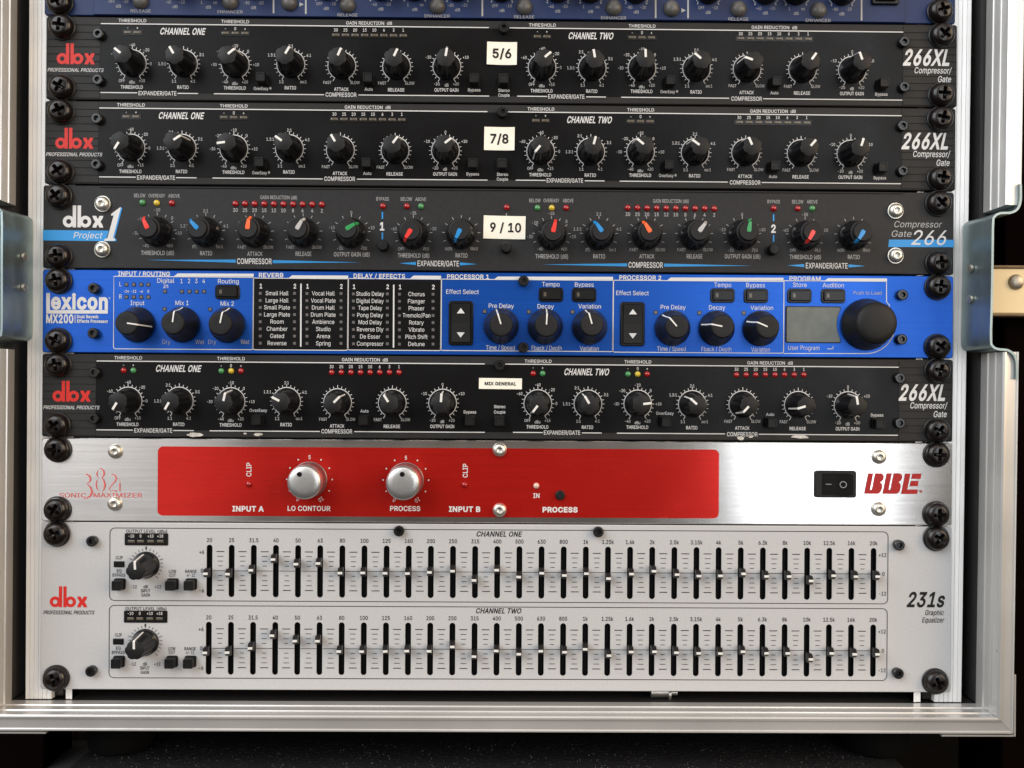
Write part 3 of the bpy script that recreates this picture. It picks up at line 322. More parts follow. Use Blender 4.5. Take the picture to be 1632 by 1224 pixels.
def glyph(ch, bold):
    k = (ch, bold)
    if k not in _tx:
        adv, sp = OUTLINE[ch]; loops = []
        for q in sp:
            q = [int(v)/1000 for v in q.split()]; n = len(q)//6; pts = []
            for i in range(n):
                j = (i+1) % n
                p0, h0, h1, p1 = (q[6*i+2], q[6*i+3]), (q[6*i+4], q[6*i+5]), (q[6*j], q[6*j+1]), (q[6*j+2], q[6*j+3])
                dx, dy = p1[0]-p0[0], p1[1]-p0[1]
                bend = max(abs((h[0]-p0[0])*dy-(h[1]-p0[1])*dx) for h in (h0, h1))
                m = 1 if bend < 1e-5 else 3
                for t in range(m):
                    t /= m; u = 1-t
                    pts.append(tuple(u*u*u*p0[e]+3*u*u*t*h0[e]+3*u*t*t*h1[e]+t*t*t*p1[e] for e in (0, 1)))
            pts = [p for i, p in enumerate(pts) if math.dist(p, pts[i-1]) > 1e-4]
            if bold:                                    # outer contours run clockwise: grow them, shrink the holes
                n = len(pts); out = []
                for i in range(n):
                    (ax, ay), (bx, by), (cx, cy) = pts[i-1], pts[i], pts[(i+1) % n]
                    d1, d2 = math.dist((ax,ay),(bx,by)), math.dist((bx,by),(cx,cy))
                    n1 = (-(by-ay)/d1, (bx-ax)/d1); n2 = (-(cy-by)/d2, (cx-bx)/d2)
                    kx, ky = n1[0]+n2[0], n1[1]+n2[1]; kk = max(0.5, (kx*kx+ky*ky)/2)
                    out.append((bx+kx/kk*bold, by+ky/kk*bold))
                pts = out
            loops.append(pts)
        if not loops: _tx[k] = ([], [], adv/1000); return _tx[k]
        vs = [Vector(p) for l in loops for p in l]; es = []; b = 0
        for l in loops: es += [(b+i, b+(i+1) % len(l)) for i in range(len(l))]; b += len(l)
        r = delaunay_2d_cdt(vs, es, [], 0, 1e-6)
        f = []
        for t in r[2]:
            cx = sum(r[0][i].x for i in t)/3; cy = sum(r[0][i].y for i in t)/3; wn = 0
            for l in loops:
                for i in range(len(l)):
                    (x0, y0), (x1, y1) = l[i-1], l[i]
                    if (y0 <= cy) != (y1 <= cy) and (x0+(cy-y0)/(y1-y0)*(x1-x0)) > cx: wn += 1 if y1 > y0 else -1
            if wn: f.append(tuple(t))
        _tx[k] = ([(p.x, p.y, 0) for p in r[0]], f, adv/1000)
    return _tx[k]
def glyphs(s, bold):
    V = []; Fc = []; x = 0
    for ch in s:
        v, f, adv = glyph(ch, bold); b = len(V)
        V += [(p[0]+x, p[1], 0) for p in v]; Fc += [tuple(b+i for i in q) for q in f]; x += adv+bold*1.2
    return V, Fc
_h = glyphs('H', 0)[0]; CAPH = max(p[1] for p in _h)-min(p[1] for p in _h)
class Ink:
    """prints gathered per colour, laid 0.12 mm proud of the sheet they are printed on"""
    def __init__(s, ox=0, oz=0, y=-0.12): s.g = {}; s.ox = ox; s.oz = oz; s.y = y
    def G(s, c):
        if c not in s.g: s.g[c] = G()
        return s.g[c]
    def p(s, u, v):
        x, z = P(u, v); return x-s.ox, z-s.oz
    def text(s, t, u, v, h, w_=None, c='white', bold=0.0, it=0.0, rot=0, dy=0, mm=False):
        """u, v: centre of the capitals; h cap height, w_ width, all in survey pixels (1 px = 1/3.01 mm)"""
        x, z = (u, v) if mm else s.p(u, v)
        k = 1 if mm else 1/3.01
        if c == 'black': bold += 0.010
        gv, gf = glyphs(t, round(bold, 4))
        if not gv: return
        x0 = min(p[0] for p in gv); x1 = max(p[0] for p in gv)
        sy = h*k/CAPH; sx = (w_*k/(x1-x0)) if w_ else sy*0.80
        ca, sa = math.cos(rot), math.sin(rot); out = []
        for p in gv:
            lz = p[1]*sy-h*k/2; lx = (p[0]-(x0+x1)/2)*sx + it*lz
            out.append((x+lx*ca-lz*sa, s.y+dy, z+lx*sa+lz*ca))
        s.G(c).raw(out, gf)
    def line(s, a, b, wd, c='white', dy=0):
        a = s.p(*a); b = s.p(*b); s.linemm(a, b, wd/3.01, c, dy)
    def linemm(s, a, b, wd, c='white', dy=0):
        d = math.hypot(b[0]-a[0], b[1]-a[1]); nx, nz = -(b[1]-a[1])/d*wd/2, (b[0]-a[0])/d*wd/2
        s.G(c).raw([(a[0]-nx,s.y+dy,a[1]-nz),(b[0]-nx,s.y+dy,b[1]-nz),(b[0]+nx,s.y+dy,b[1]+nz),(a[0]+nx,s.y+dy,a[1]+nz)], [(0,1,2,3)])
    def poly(s, pts, c='white', dy=0, mm=False):
        s.G(c).poly(pts if mm else [s.p(*q) for q in pts], s.y+dy)
    def arc(s, cx, cz, r, a0, a1, wd, c='white', n=40, dy=0):
        """mm; angles clockwise from up, degrees"""
        v = []; f = []
        for i in range(n+1):
            a = math.radians(a0+(a1-a0)*i/n)
            for rr in (r-wd/2, r+wd/2): v.append((cx+rr*math.sin(a), s.y+dy, cz+rr*math.cos(a)))
            if i: b = 2*i; f.append((b-2, b, b+1, b-1))
        s.G(c).raw(v, f)
    def loopmm(s, pts, wd, c='white', closed=True):
        """a line of even width through the points"""
        n = len(pts); v = []; f = []
        for i in range(n):
            p0 = pts[(i-1) % n] if closed or i else pts[0]; p1 = pts[(i+1) % n] if closed or i < n-1 else pts[-1]
            dx, dz = p1[0]-p0[0], p1[1]-p0[1]; d = math.hypot(dx, dz) or 1
            nx, nz = -dz/d*wd/2, dx/d*wd/2
            v += [(pts[i][0]-nx, s.y, pts[i][1]-nz), (pts[i][0]+nx, s.y, pts[i][1]+nz)]
        for i in range(n if closed else n-1):
            j = (i+1) % n; f.append((2*i, 2*j, 2*j+1, 2*i+1))
        s.G(c).raw(v, f)
    def brush(s, pts, c):
        """tapering stroke through (u, v, width px) points"""
        v = []; f = []; q = [(*s.p(a, b), w_/3.01) for a, b, w_ in pts]
        for i in range(len(q)):
            p0, p1 = q[max(0,i-1)], q[min(len(q)-1,i+1)]; d = math.hypot(p1[0]-p0[0], p1[1]-p0[1])
            nx, nz = -(p1[1]-p0[1])/d*q[i][2]/2, (p1[0]-p0[0])/d*q[i][2]/2
            v += [(q[i][0]-nx, s.y, q[i][1]-nz), (q[i][0]+nx, s.y, q[i][1]+nz)]
            if i: f.append((2*i-2, 2*i, 2*i+1, 2*i-1))
        s.G(c).raw(v, f)
    def ring(s, x, z, ro, ri, c, sx=1.0, n=28, dy=0):
        v = []; f = []
        for i in range(n):
            a = 2*PI*i/n
            v += [(x+ri*sx*math.sin(a), s.y+dy, z+ri*math.cos(a)), (x+ro*sx*math.sin(a), s.y+dy, z+ro*math.cos(a))]
            j = (i+1) % n; f.append((2*i, 2*j, 2*j+1, 2*i+1))
        s.G(c).raw(v, f)
    def build(s, parent, names=None):
        todo = []
        for c, g in s.g.items():
            if c in ('cyanink', 'chip'):                     # every stripe and every chip is a part of its own
                start = 0; nf = len(g.f)
                par = list(range(len(g.v)))
                def find(i):
                    while par[i] != i: i = par[i]
                    return i
                for q in g.f:
                    for i in q[1:]: par[find(i)] = find(q[0])
                isl = {}
                for q in g.f: isl.setdefault(find(q[0]), []).append(q)
                for qs in isl.values():
                    ids = sorted({i for q in qs for i in q}); mp = {i: k for k, i in enumerate(ids)}
                    n = G(); n.raw([g.v[i] for i in ids], [tuple(mp[i] for i in q) for q in qs]); todo.append((c, n))
            else: todo.append((c, g))
        for c, g in todo:
            me = g.mesh('printing', c, 0)
            # every print faces the viewer
            import bmesh
            bm = bmesh.new(); bm.from_mesh(me)
            for fc in bm.faces:
                fc.normal_update()
                if fc.normal.y > 0: fc.normal_flip()
            bm.to_mesh(me); bm.free()
            link((names or {}).get(c, 'printed_lettering'), me, parent)
def dbx_logo(ink, u0, u1, vtop, vx, vb, c):
    """lower-case geometric letters: ring and stem, stem and ring, cross"""
    x0, zt = ink.p(u0, vtop); x1, zb = ink.p(u1, vb)
    H = (x1-x0)/3.45; r = H/2
    def stem(a): ink.poly([(x0+a*H, zb), (x0+(a+0.30)*H, zb), (x0+(a+0.30)*H, zt), (x0+a*H, zt)], c, dy=-0.004, mm=True)
    ink.ring(x0+r, zb+r, r, r*0.42, c); stem(0.84); stem(1.25)
    ink.ring(x0+1.92*H, zb+r, r, r*0.42, c)
    X = lambda a, b: (x0+(2.52+a*0.93)*H, zb+b*H)
    ink.poly([X(0,0),X(0.36,0),X(0.42,0.16),X(0.5,0.26),X(0.58,0.16),X(0.64,0),X(1,0),X(0.93,0.22),X(0.74,0.5),X(0.93,0.78),X(1,1),X(0.64,1),X(0.58,0.84),X(0.5,0.74),
              X(0.42,0.84),X(0.36,1),X(0,1),X(0.07,0.78),X(0.26,0.5),X(0.07,0.22)], c, mm=True)

# ------------------------------------------------------------------ shared hardware meshes
def cross(a, L=1.0, wd=0.30):
    a = (a+PI/4) % (PI/2)-PI/4
    return min(L/max(math.cos(a), 1e-6), wd/max(abs(math.sin(a)), 1e-6), 1.12)
def hexf(a):
    a = (a+PI/6) % (PI/3)-PI/6
    return math.cos(PI/6)/math.cos(a)
g = G(); g.lathe(0, 0, [(6.0,0),(6.3,-0.3),(6.3,-0.9),(6.0,-1.2)], 40); me_washer = g.mesh('washer', 'washer')
g = G()
pr = [(5.7,-1.2),(5.75,-1.9),(5.5,-3.0),(4.8,-4.0),(4.0,-4.55),(3.35,-4.8)]
secs = [(circ(0,0,r,48), y) for r, y in pr]
secs += [(circ(0,0,3.1,48,cross), -4.82), (circ(0,0,2.75,48,cross), -4.3), (circ(0,0,1.9,48,cross), -2.6), (circ(0,0,0.7,48,cross), -1.6)]
g.loft(secs); me_bolt = g.mesh('bolt_head', 'bolt', 40)
def rack_bolt(parent, x, z, rot=None):
    a = random.uniform(0, PI/2) if rot is None else rot
    b = link('rack_screw', me_bolt, parent, (x, 0, z), rot=(random.gauss(0, 0.03), a, random.gauss(0, 0.03))); b.scale = (1.11, 1.1, 1.11)
    link('washer', me_washer, b)
g = G(); secs = [(circ(0,0,r,24), y) for r, y in [(2.75,0),(2.8,-0.4),(2.8,-2.7),(2.45,-3.1),(1.75,-3.15)]]
secs += [(circ(0,0,1.55,24,hexf), -3.12), (circ(0,0,1.5,24,hexf), -1.4)]
g.loft(secs); me_allen = g.mesh('allen_screw', 'allen')
g = G(); secs = [(circ(0,0,r,32), y) for r, y in [(3.75,0),(3.8,-0.3),(3.6,-1.2),(2.9,-2.0),(2.1,-2.4)]]
secs += [(circ(0,0,1.75,32,hexf), -2.42), (circ(0,0,1.6,32,hexf), -1.2), (circ(0,0,0.4,32), -0.9)]
g.loft(secs); me_zinc = g.mesh('bright_screw', 'zinc')
g = G(); g.lathe(0, 0, [(4.2,0),(4.3,-0.3),(4.2,-0.8),(3.0,-0.85)], 32); me_zwash = g.mesh('washer', 'zinc')
def screw(parent, me, name, x, z, washer=False):
    s = link(name, me, parent, (x, 0 if not washer else -0.8, z), rot=(0, random.uniform(0, PI), 0))
    if washer: link('washer', me_zwash, s, (0, 0.8, 0))
# small lamp lens
g = G(); g.lathe(0, 0, [(1.75,0.1),(1.72,-0.35),(1.5,-0.95),(1.0,-1.4),(0.4,-1.6)], 18)
me_lens = {k: g.mesh('lamp_lens', k) for k in ('ledred','ledgreen','ledyellow','ledclear')}
def lamp(parent, x, z, k, s=1.0):
    o = link('indicator_lamp', me_lens[k], parent, (x, 0, z)); o.scale = (s, s, s); return o

# knobs: (body, cap, pointer)
def flute(n, d): return lambda a: 1-d*(0.5+0.5*math.cos(n*a))**3
g = G(); fl = flute(6, 0.10)
g.lathe(0, 0, [(6.7,0),(6.9,-0.4),(6.9,-1.6),(6.35,-2.2),(6.15,-3.0),(4.95,-14.2)], 60, [None,None,None,None,fl,fl]); me_kb = g.mesh('knob', 'knob', 30)
g = G(); g.lathe(0, 0, [(4.95,-14.18),(4.85,-14.7),(4.5,-14.9)], 60, [fl,fl,fl]); me_kt = g.mesh('knob_cap', 'knobtop')
def pointer_mesh(r_in, r_out, w0, w1, ytop, ysk, r_sk, name, m, ws=None, h=0.18):
    """bar on the cap that runs over the rim and down the side; points up (+z)"""
    ws = ws or w1*0.7
    g = G()
    st = [(r_in, ytop-h, w0), (r_out-0.3, ytop-h, w1), (r_out+h, ytop+0.25, w1), (r_out+0.12+h, ytop+0.9, ws), (r_sk+h, ysk, ws)]
    n = len(st)
    for z, y, wd in st:                        # outer skin, then inner
        g.v += [(-wd/2, y, z), (wd/2, y, z)]
    for z, y, wd in st:
        g.v += [(-wd/2, y+0.5, z-0.4), (wd/2, y+0.5, z-0.4)]
    for i in range(n-1):
        a = 2*i; b = 2*n+2*i
        g.f += [(a, a+1, a+3, a+2), (b, b+2, b+3, b+1), (a, a+2, b+2, b), (a+1, b+1, b+3, a+3)]
    g.f += [(0, 2*n, 2*n+1, 1), (2*n-2, 2*n-1, 4*n-1, 4*n-2)]
    g.mi = [0]*len(g.f)
    return g.mesh(name, m, 0)
me_kp = pointer_mesh(0.8, 4.9, 1.15, 1.15, -14.85, -3.2, 6.2, 'pointer', 'pointer', 0.7)
def knob(parent, x, z, ang, body, cap, ptr):
    k = link('knob', body, parent, (x, 0, z))
    k.rotation_euler = (Matrix.Rotation(random.gauss(0, 0.011), 3, 'X') @ Matrix.Rotation(random.gauss(0, 0.011), 3, 'Z') @ Matrix.Rotation(math.radians(ang), 3, 'Y')).to_euler()
    link('knob_cap', cap, k)
    if ptr: link('pointer', ptr, k)
    return k
# colour-pointer knob
g = G(); fl2 = flute(12, 0.07)
g.lathe(0, 0, [(7.7,0),(7.8,-0.5),(7.8,-2.2),(7.2,-2.8),(7.0,-3.2),(6.3,-11.6),(5.9,-12.4)], 72, [None,None,None,None,fl2,fl2,None]); me_cb = g.mesh('knob', 'knob', 30)
g = G(); g.lathe(0, 0, [(5.9,-12.38),(5.1,-12.7),(4.95,-14.2),(4.7,-14.6)], 48); me_ct = g.mesh('knob_cap', 'knobtop')
me_cp = {}
for c in ('red','blue','orange','grey','green'):
    g = G()
    v = [(-0.9,-14.75,-0.6),(0.9,-14.75,-0.6),(1.15,-14.85,0.6),(0.75,-14.75,4.6),(0.7,-12.9,5.6),(0.5,-11.8,6.6),
         (-0.5,-11.8,6.6),(-0.7,-12.9,5.6),(-0.75,-14.75,4.6),(-1.15,-14.85,0.6)]
    v2 = [(x*1.35, y+1.0, z*0.97) for x, y, z in v]
    g.raw(v+v2, [(0,1,2,9),(9,2,3,8),(8,3,4,7),(7,4,5,6)]+[(i, i+10, (i+1)%10+10, (i+1)%10) for i in range(10)])
    me_cp[c] = g.mesh('pointer', 'p_'+c, 60)
# soft-touch knob of the blue unit
g = G(); g.lathe(0, 0, [(9.3,0),(9.45,-0.6),(9.4,-1.6),(8.9,-3.4),(8.0,-5.6),(7.1,-8.4),(6.5,-11.4),(6.15,-13.6)], 56); me_lb = g.mesh('knob', 'softknob', 50)
g = G(); g.lathe(0, 0, [(6.15,-13.58),(5.95,-14.3),(5.5,-14.75),(4.2,-14.9),(2.0,-14.75)], 56); me_lt = g.mesh('knob_cap', 'knobtop')
g = G()
prof = [(0.3,-14.9),(4.2,-15.05),(5.55,-14.9),(6.12,-14.35),(6.32,-13.6),(6.68,-11.4),(7.28,-8.4),(8.15,-5.6),(9.0,-3.4)]
for r, y in prof: g.v += [(-0.36, y, r), (0.36, y, r)]
for i in range(len(prof)-1): g.f.append((2*i, 2*i+1, 2*i+3, 2*i+2)); g.mi.append(0)
me_lp = g.mesh('pointer', 'pointer', 60)

def unit(name, label, row, hu=1, front='charcoal', cat='rack unit', holes=(), dz=0, rotz=0, dx=0, chassis=True):
    """a rack unit: empty at the lower left corner of its face plate; row 0 is the first full one from the top"""
    z0 = TOPZ-(row+hu)*44.45
    t = thing(name, label, cat, (0+dx, 0, z0+dz), (0, rotz, 0))
    h = hu*44.45-0.75
    x0, x1, za, zb = 0.0, 482.6, 0.3, 0.3+h
    def q(a): return rrect((x0+x1)/2, (za+zb)/2, x1-x0-2*a, h-2*a, 1.2)
    g = G(); g.loft([(q(0), 3.0), (q(0), 0.35), (q(0.35), 0.0)], cap_last=False, cap_first=True)
    g.poly(q(0.35), 0.0, holes)
    for hl in holes:                                        # walls and floor of every opening, blackened inside to stand for shade
        g.loft([(hl, 0.0), (hl, 0.5)], cap_last=False)
        g.cur = 1; g.loft([(hl, 0.5), (hl, 2.7)], cap_last=False); g.poly(hl, 2.7); g.cur = 0
    g.build('face_plate', [front, 'slotshade'], t, 30)
    if chassis:
        g = G(); g.box(22, 460, 260, 6.4, 1.0, hu*44.45-1.2, 0); g.build('chassis', 'void', t, 0)
    t['z0'] = z0
    return t, z0
def std_bolts(t, hu=1):
    for x in (8.75, 473.85):
        for z in (6.35, hu*44.45-6.35): rack_bolt(t, x, z)

def paper(wx, hz, seed):
    rr = random.Random(seed); lift = [rr.uniform(0.1, 0.9) for _ in range(4)]; nx, nz = 12, 8
    g = G(); v = []
    for side in (0, 1):
        for j in range(nz+1):
            for i in range(nx+1):
                x, z = -wx/2+wx*i/nx, -hz/2+hz*j/nz; y = -0.12
                for k, (cx, cz) in enumerate(((-1,-1),(1,-1),(1,1),(-1,1))):
                    d = max(0, 1-math.hypot((cx*wx/2-x), (cz*hz/2-z))/(hz*0.55)); y -= lift[k]*d*d
                v.append((x, y if side == 0 else y+0.1, z))
    n = (nx+1)*(nz+1); f = []
    for j in range(nz):
        for i in range(nx):
            a = j*(nx+1)+i; f.append((a, a+1, a+nx+2, a+nx+1)); f.append((n+a, n+a+nx+1, n+a+nx+2, n+a+1))
    ring = [i for i in range(nx+1)]+[j*(nx+1)+nx for j in range(1, nz+1)]+[nz*(nx+1)+i for i in range(nx-1, -1, -1)]+[j*(nx+1) for j in range(nz-1, 0, -1)]
    for i in range(len(ring)): a, b = ring[i-1], ring[i]; f.append((b, a, n+a, n+b))
    g.raw(v, f); return g
# ================================================================== the black two-channel compressor (three of them)
XL_K = [(204.5,639),(286,639),(368.5,640),(457,639.5),(538.2,641.6),(625.4,642.3),(705.5,642.3),
        (857.1,643.1),(936.9,643.6),(1016.2,643.6),(1103,644.4),(1183.4,645),(1271.7,645.7),(1351,646.2)]
XZ0 = TOPZ-5*44.45
def PL(u, v, z0): x, z = P(u, v); return x, z-z0
def compressor(row, angles, old, label, sticker, dx, dz, rotz):
    t, _ = unit('compressor', label, row, 1, 'charcoal', 'audio compressor', dz=dz, rotz=rotz, dx=dx)
    t['group'] = 'black two channel compressors in the rack'
    std_bolts(t)
    yo = -0.35                                               # the ribs and the overlay stand this proud
    for (u0, u1) in ((0.6, PL(153.5, 640, XZ0)[0]-0.2), (PL(1431.5, 640, XZ0)[0]+0.2, 482.0)):
        nrib = 11; hr = 42.4/nrib
        g = G(); g.box(u0, u1, 0.0, -0.06, 0.9, 43.3, 0.02); ear = g.build('ribbed_ear', 'charcoal', t, 0)
        g = G(); g.box(u0, u1, -0.05, yo, 0.2, hr-0.2, 0.12); rm = g.mesh('rib', 'charcoal', 0)
        for i in range(nrib): link('rib', rm, ear, (0, 0, 0.9+i*hr))
    g = G()
    a = PL(153.5, 577, XZ0); b = PL(1431.5, 586, XZ0); c = PL(1431.5, 692.6, XZ0); d = PL(153.5, 684.8, XZ0)
    zt, zb = (a[1]+b[1])/2, (c[1]+d[1])/2
    g.box(a[0], b[0], 0, -0.25, zb, zt, 0.05); g.build('overlay', 'overlay', t, 0)
    for q0, q1 in ((0.7, zb-0.02), (zt+0.02, 43.6)):
        g = G(); g.box(a[0], b[0], 0, -0.20, q0, q1, 0.05); g.build('border_strip', 'charcoal', t, 0)
    ink = Ink(0, XZ0, -0.42)
    # rules
    for p, q in (((154.4,575.3),(772.4,580)),((805,580.3),(1432,585.3)),((154,685),(212.3,685.4)),((276.6,686),(309.3,686.3)),((334.5,686.5),(509.9,687.6)),
                 ((564.7,687.8),(772.6,689)),((817.5,689),(865,689.3)),((927.4,689.8),(958.8,690)),((983,690.3),(1155,691.4)),((1209,692),(1430.7,693.6))):
        ink.line(p, q, 1.5)
    small = 4.7
    ink.text('THRESHOLD', 204.8, 570.3, 5, 44, bold=0.01); ink.text('THRESHOLD', 368.5, 571.6, 5, 44, bold=0.01)
    ink.text('GAIN REDUCTION  dB', 581.7, 573.4, 5, 73, bold=0.01); ink.text('THRESHOLD', 857.6, 575.7, 5, 43, bold=0.01)
    ink.text('THRESHOLD', 1016.4, 576.7, 5, 43, bold=0.01); ink.text('GAIN REDUCTION  dB', 1227, 578.5, 5, 73, bold=0.01)
    ink.text('CHANNEL ONE', 285.1, 587.3, 10, 71, bold=0.018, it=0.22); ink.text('CHANNEL TWO', 935.1, 592.7, 10, 71, bold=0.018, it=0.22)
    ink.text('EXPANDER/GATE', 244.7, 686, 6.5, 60, bold=0.01); ink.text('COMPRESSOR', 537, 687.4, 6.5, 49, bold=0.01)
    ink.text('EXPANDER/GATE', 895.7, 689.4, 6.5, 58, bold=0.01); ink.text('COMPRESSOR', 1182.7, 692, 6.5, 49, bold=0.01)
    names = ['THRESHOLD','RATIO','THRESHOLD','RATIO','ATTACK','RELEASE','OUTPUT GAIN']*2
    wds = [35,18,35,18,23,26,38]*2
    scale = {
      0: [('OFF',-16.5,27),('+15',15.5,27),('-60',-29,-15.7),('-40',0,-30),('-20',22.5,-22),('0',29.5,0),('dBu',-0.5,29.2)],
      1: [('1:1',-15,27.5),('4:1',15,27.5),('2:1',-17.5,-25.5),('3:1',29,-14.7),('1.3:1',-34,0)],
      2: [('-40',-16,27.5),('+20',15.5,27.5),('-30',-34,0),('-20',-24.5,-21),('-10',0,-30),('0',20.5,-21),('+10',33,0),('dBu',-0.5,30)],
      3: [('1:1',-15,27.5),('oo:1',20,27.5),('1.3:1',-30.5,-15),('2:1',0,-29.5),('4:1',28.5,-14.5)],
      4: [('FAST',-23,26.5),('SLOW',21,26.5)], 5: [('FAST',-23,26.5),('SLOW',21,26.5)],
      6: [('-20',-16,27.5),('+20',14.5,27.5),('-10',-29.5,-15),('+10',30,-15),('0',0,-29.5),('dB',-0.5,29.5)]}
    for i, (u, v) in enumerate(XL_K):
        x, z = PL(u, v, XZ0)
        ink.arc(x, z, 7.35, -150, 150, 0.42)
        nt = 20
        for k in range(nt+1):
            a = math.radians(-150+300*k/nt); ll = 9.3 if k in (0, nt, nt//2) else 8.75
            ink.linemm((x+7.35*math.sin(a), z+7.35*math.cos(a)), (x+ll*math.sin(a), z+ll*math.cos(a)), 0.3)
        for s_, du, dv in scale[i % 7]: ink.text(s_, u+du, v+dv, small, None, bold=0.0)
        ink.text(names[i], u-0.7, v+37.2, 5.2, wds[i], bold=0.012)
        knob(t, x, z, angles[i], me_kb, me_kt, me_kp)
    # push buttons
    off = 0 if old else -5.3
    lab = [('OverEasy' if old else 'OverEasy ®',412,654,28,668.8),('Auto',581,655,13,669.4),('Bypass',749,656.5,20,670),
           ('OverEasy' if old else 'OverEasy ®',1059.5,658.6,28,672),('Auto',1227,660.4,13,673.3),('Bypass',1397.3,661.4,20,675)]
    for s_, u, v, wd, bv in lab:
        ink.text(s_, u, v if old else bv+9.2, 4.8, wd, bold=0.008)
        push_button(t, *PL(u, bv+off, XZ0))
    push_button(t, *PL(795.8, 670.6+off, XZ0))
    for k, s_ in enumerate(('Stereo','Couple')): ink.text(s_, 796.3, (648+8.6*k) if old else (679.8+7.6*k), 4.8, 18, bold=0.008)
    # lamps
    def lamps(pts, v, marks, mv):
        for (u, k), s_ in zip(pts, marks): ink.text(s_, u, mv, 4.8, None, bold=0.006)
        if old:
            for u, k in pts: lamp(t, *PL(u, v, XZ0), k, 0.9)
        else:
            x0, z = PL(pts[0][0]-8.2, v-1.5, XZ0); x1, _ = PL(pts[-1][0]+8.2, v-1.5, XZ0)
            g = G(); zz = z
            o = rrect((x0+x1)/2, zz, x1-x0, 2.9, 0.3); i_ = rrect((x0+x1)/2, zz, x1-x0-0.5, 2.4, 0.2)
            g.loft([(o, 0), (o, -0.5), (i_, -0.5), (i_, -0.3)]); f_ = g.build('lamp_window', 'gloss', t, 0)
            for u, k in pts:
                x, z = PL(u, v-1.5, XZ0); g = G(); g.loft([(rrect(0,0,3.7,1.5,0.3), -0.3), (rrect(0,0,3.6,1.4,0.3), -0.55), (rrect(0,0,2.6,0.8,0.3), -0.7)])
                link('bar_lamp', bar_mesh(g), f_, (x, 0, zz))
    Gn, Rd, Yl = 'ledgreen', 'ledred', 'ledyellow'
    lamps([(197.4,Rd),(212.8,Gn)], 590.4, '-+', 581.6)
    lamps([(352.8,Gn),(368.5,Yl),(384.2,Rd)], 591.2, '-0+', 582.8)
    lamps([(528.7+15.33*i, Rd) for i in range(8)], 593.7, ('30','25','20','15','10','6','3','1'), 584.4)
    lamps([(849.7,Rd),(864.8,Gn)], 595.3, '-+', 586)
    lamps([(1000.7,Gn),(1016.2,Yl),(1031.3,Rd)], 596.3, '-0+', 587.4)
    lamps([(1173.4+15.33*i, Rd) for i in range(8)], 597.4, ('30','25','20','15','10','6','3','1'), 588.5)
    # names
    dbx_logo(ink, 84.4, 144.6, 606.8, 624.3, 640.3, 'redink')
    ink.text('PROFESSIONAL PRODUCTS', 114.5, 649.3, 5.6, 88, it=0.22, bold=0.006)
    ink.text('266XL', 1471, 625.7, 24, 74, it=0.22, bold=0.028)
    ink.text('Compressor/', 1479.6, 646.2, 9.5, 59, it=0.15, bold=0.006); ink.text('Gate', 1498, 660.0, 9.5, 21, it=0.15, bold=0.006)
    if old:                                                  # chipped paint along the lower edge
        for (u, v, wd, h_) in ((312,693,34,7),(391,691,6,3),(412,692,15,5.5),(1179.6,698.2,12,6.5),(1196,696,7,4),(1275,696,29,6.5)):
            pts = []; n = 18; x, z = ink.p(u, v)
            for i in range(n):
                a = -2*PI*i/n; rr = random.uniform(0.7, 1.1)
                pts.append((x+wd/6.02*rr*math.cos(a), z+h_/6.02*rr*math.sin(a)))
            ink.poly(pts, 'chip', mm=True)
    for u, v in ((149,593.5),(148.3,666.8),(1435.5,602.5),(1435.5,674.5),(796.3,582)):
        x, z = PL(u, v, XZ0-0); cx, cz = CP[0], TOPZ-CP[1]-XZ0
        screw(t, me_allen, 'socket_screw', cx+(x-cx)*0.994, cz+(z-cz)*0.994)
    ink.build(t, {'redink': 'logo', 'chip': 'paint_chip'})
    # paper label
    u0, u1, v0, v1, s_, th, tw, tilt = sticker
    x0, z0_ = P(u0, v0); x1, z1_ = P(u1, v1); wx, hz = x1-x0, z0_-z1_
    lt = t.matrix_world
    cx, cz = (x0+x1)/2-dx, (z0_+z1_)/2-(TOPZ-(row+1)*44.45)-dz
    ca, sa = math.cos(rotz), math.sin(rotz); cx, cz = cx*ca-cz*sa, cx*sa+cz*ca
    g = paper(wx, hz, row)
    pl = g.build('paper_label', 'paper', t, 60, loc=(cx, -0.45, cz), rot=(0, tilt, 0))
    i2 = Ink(0, 0, -0.30); i2.text(s_, 0, 0, th/3.01, tw/3.01, c='black', bold=0.014, mm=True); i2.build(pl)
    return t
_bar = []
def bar_mesh(g):
    if not _bar: _bar.append(g.mesh('bar_lamp', 'ledbar', 0))
    return _bar[0]
g = G(); g.loft([(rrect(0,0,6.0,6.0,0.9), 0), (rrect(0,0,6.0,6.0,0.9), -1.0), (rrect(0,0,5.6,5.6,0.8), -1.3), (rrect(0,0,5.0,5.0,0.6), -1.3),
                 (rrect(0,0,5.0,5.0,0.6), -5.2), (rrect(0,0,4.5,4.5,0.5), -5.6), (rrect(0,0,3.3,3.3,0.4), -5.6), (rrect(0,0,3.0,3.0,0.4), -5.35)])
me_pb = g.mesh('push_button', 'button', 30)
def push_button(parent, x, z): return link('push_button', me_pb, parent, (x, 0, z))

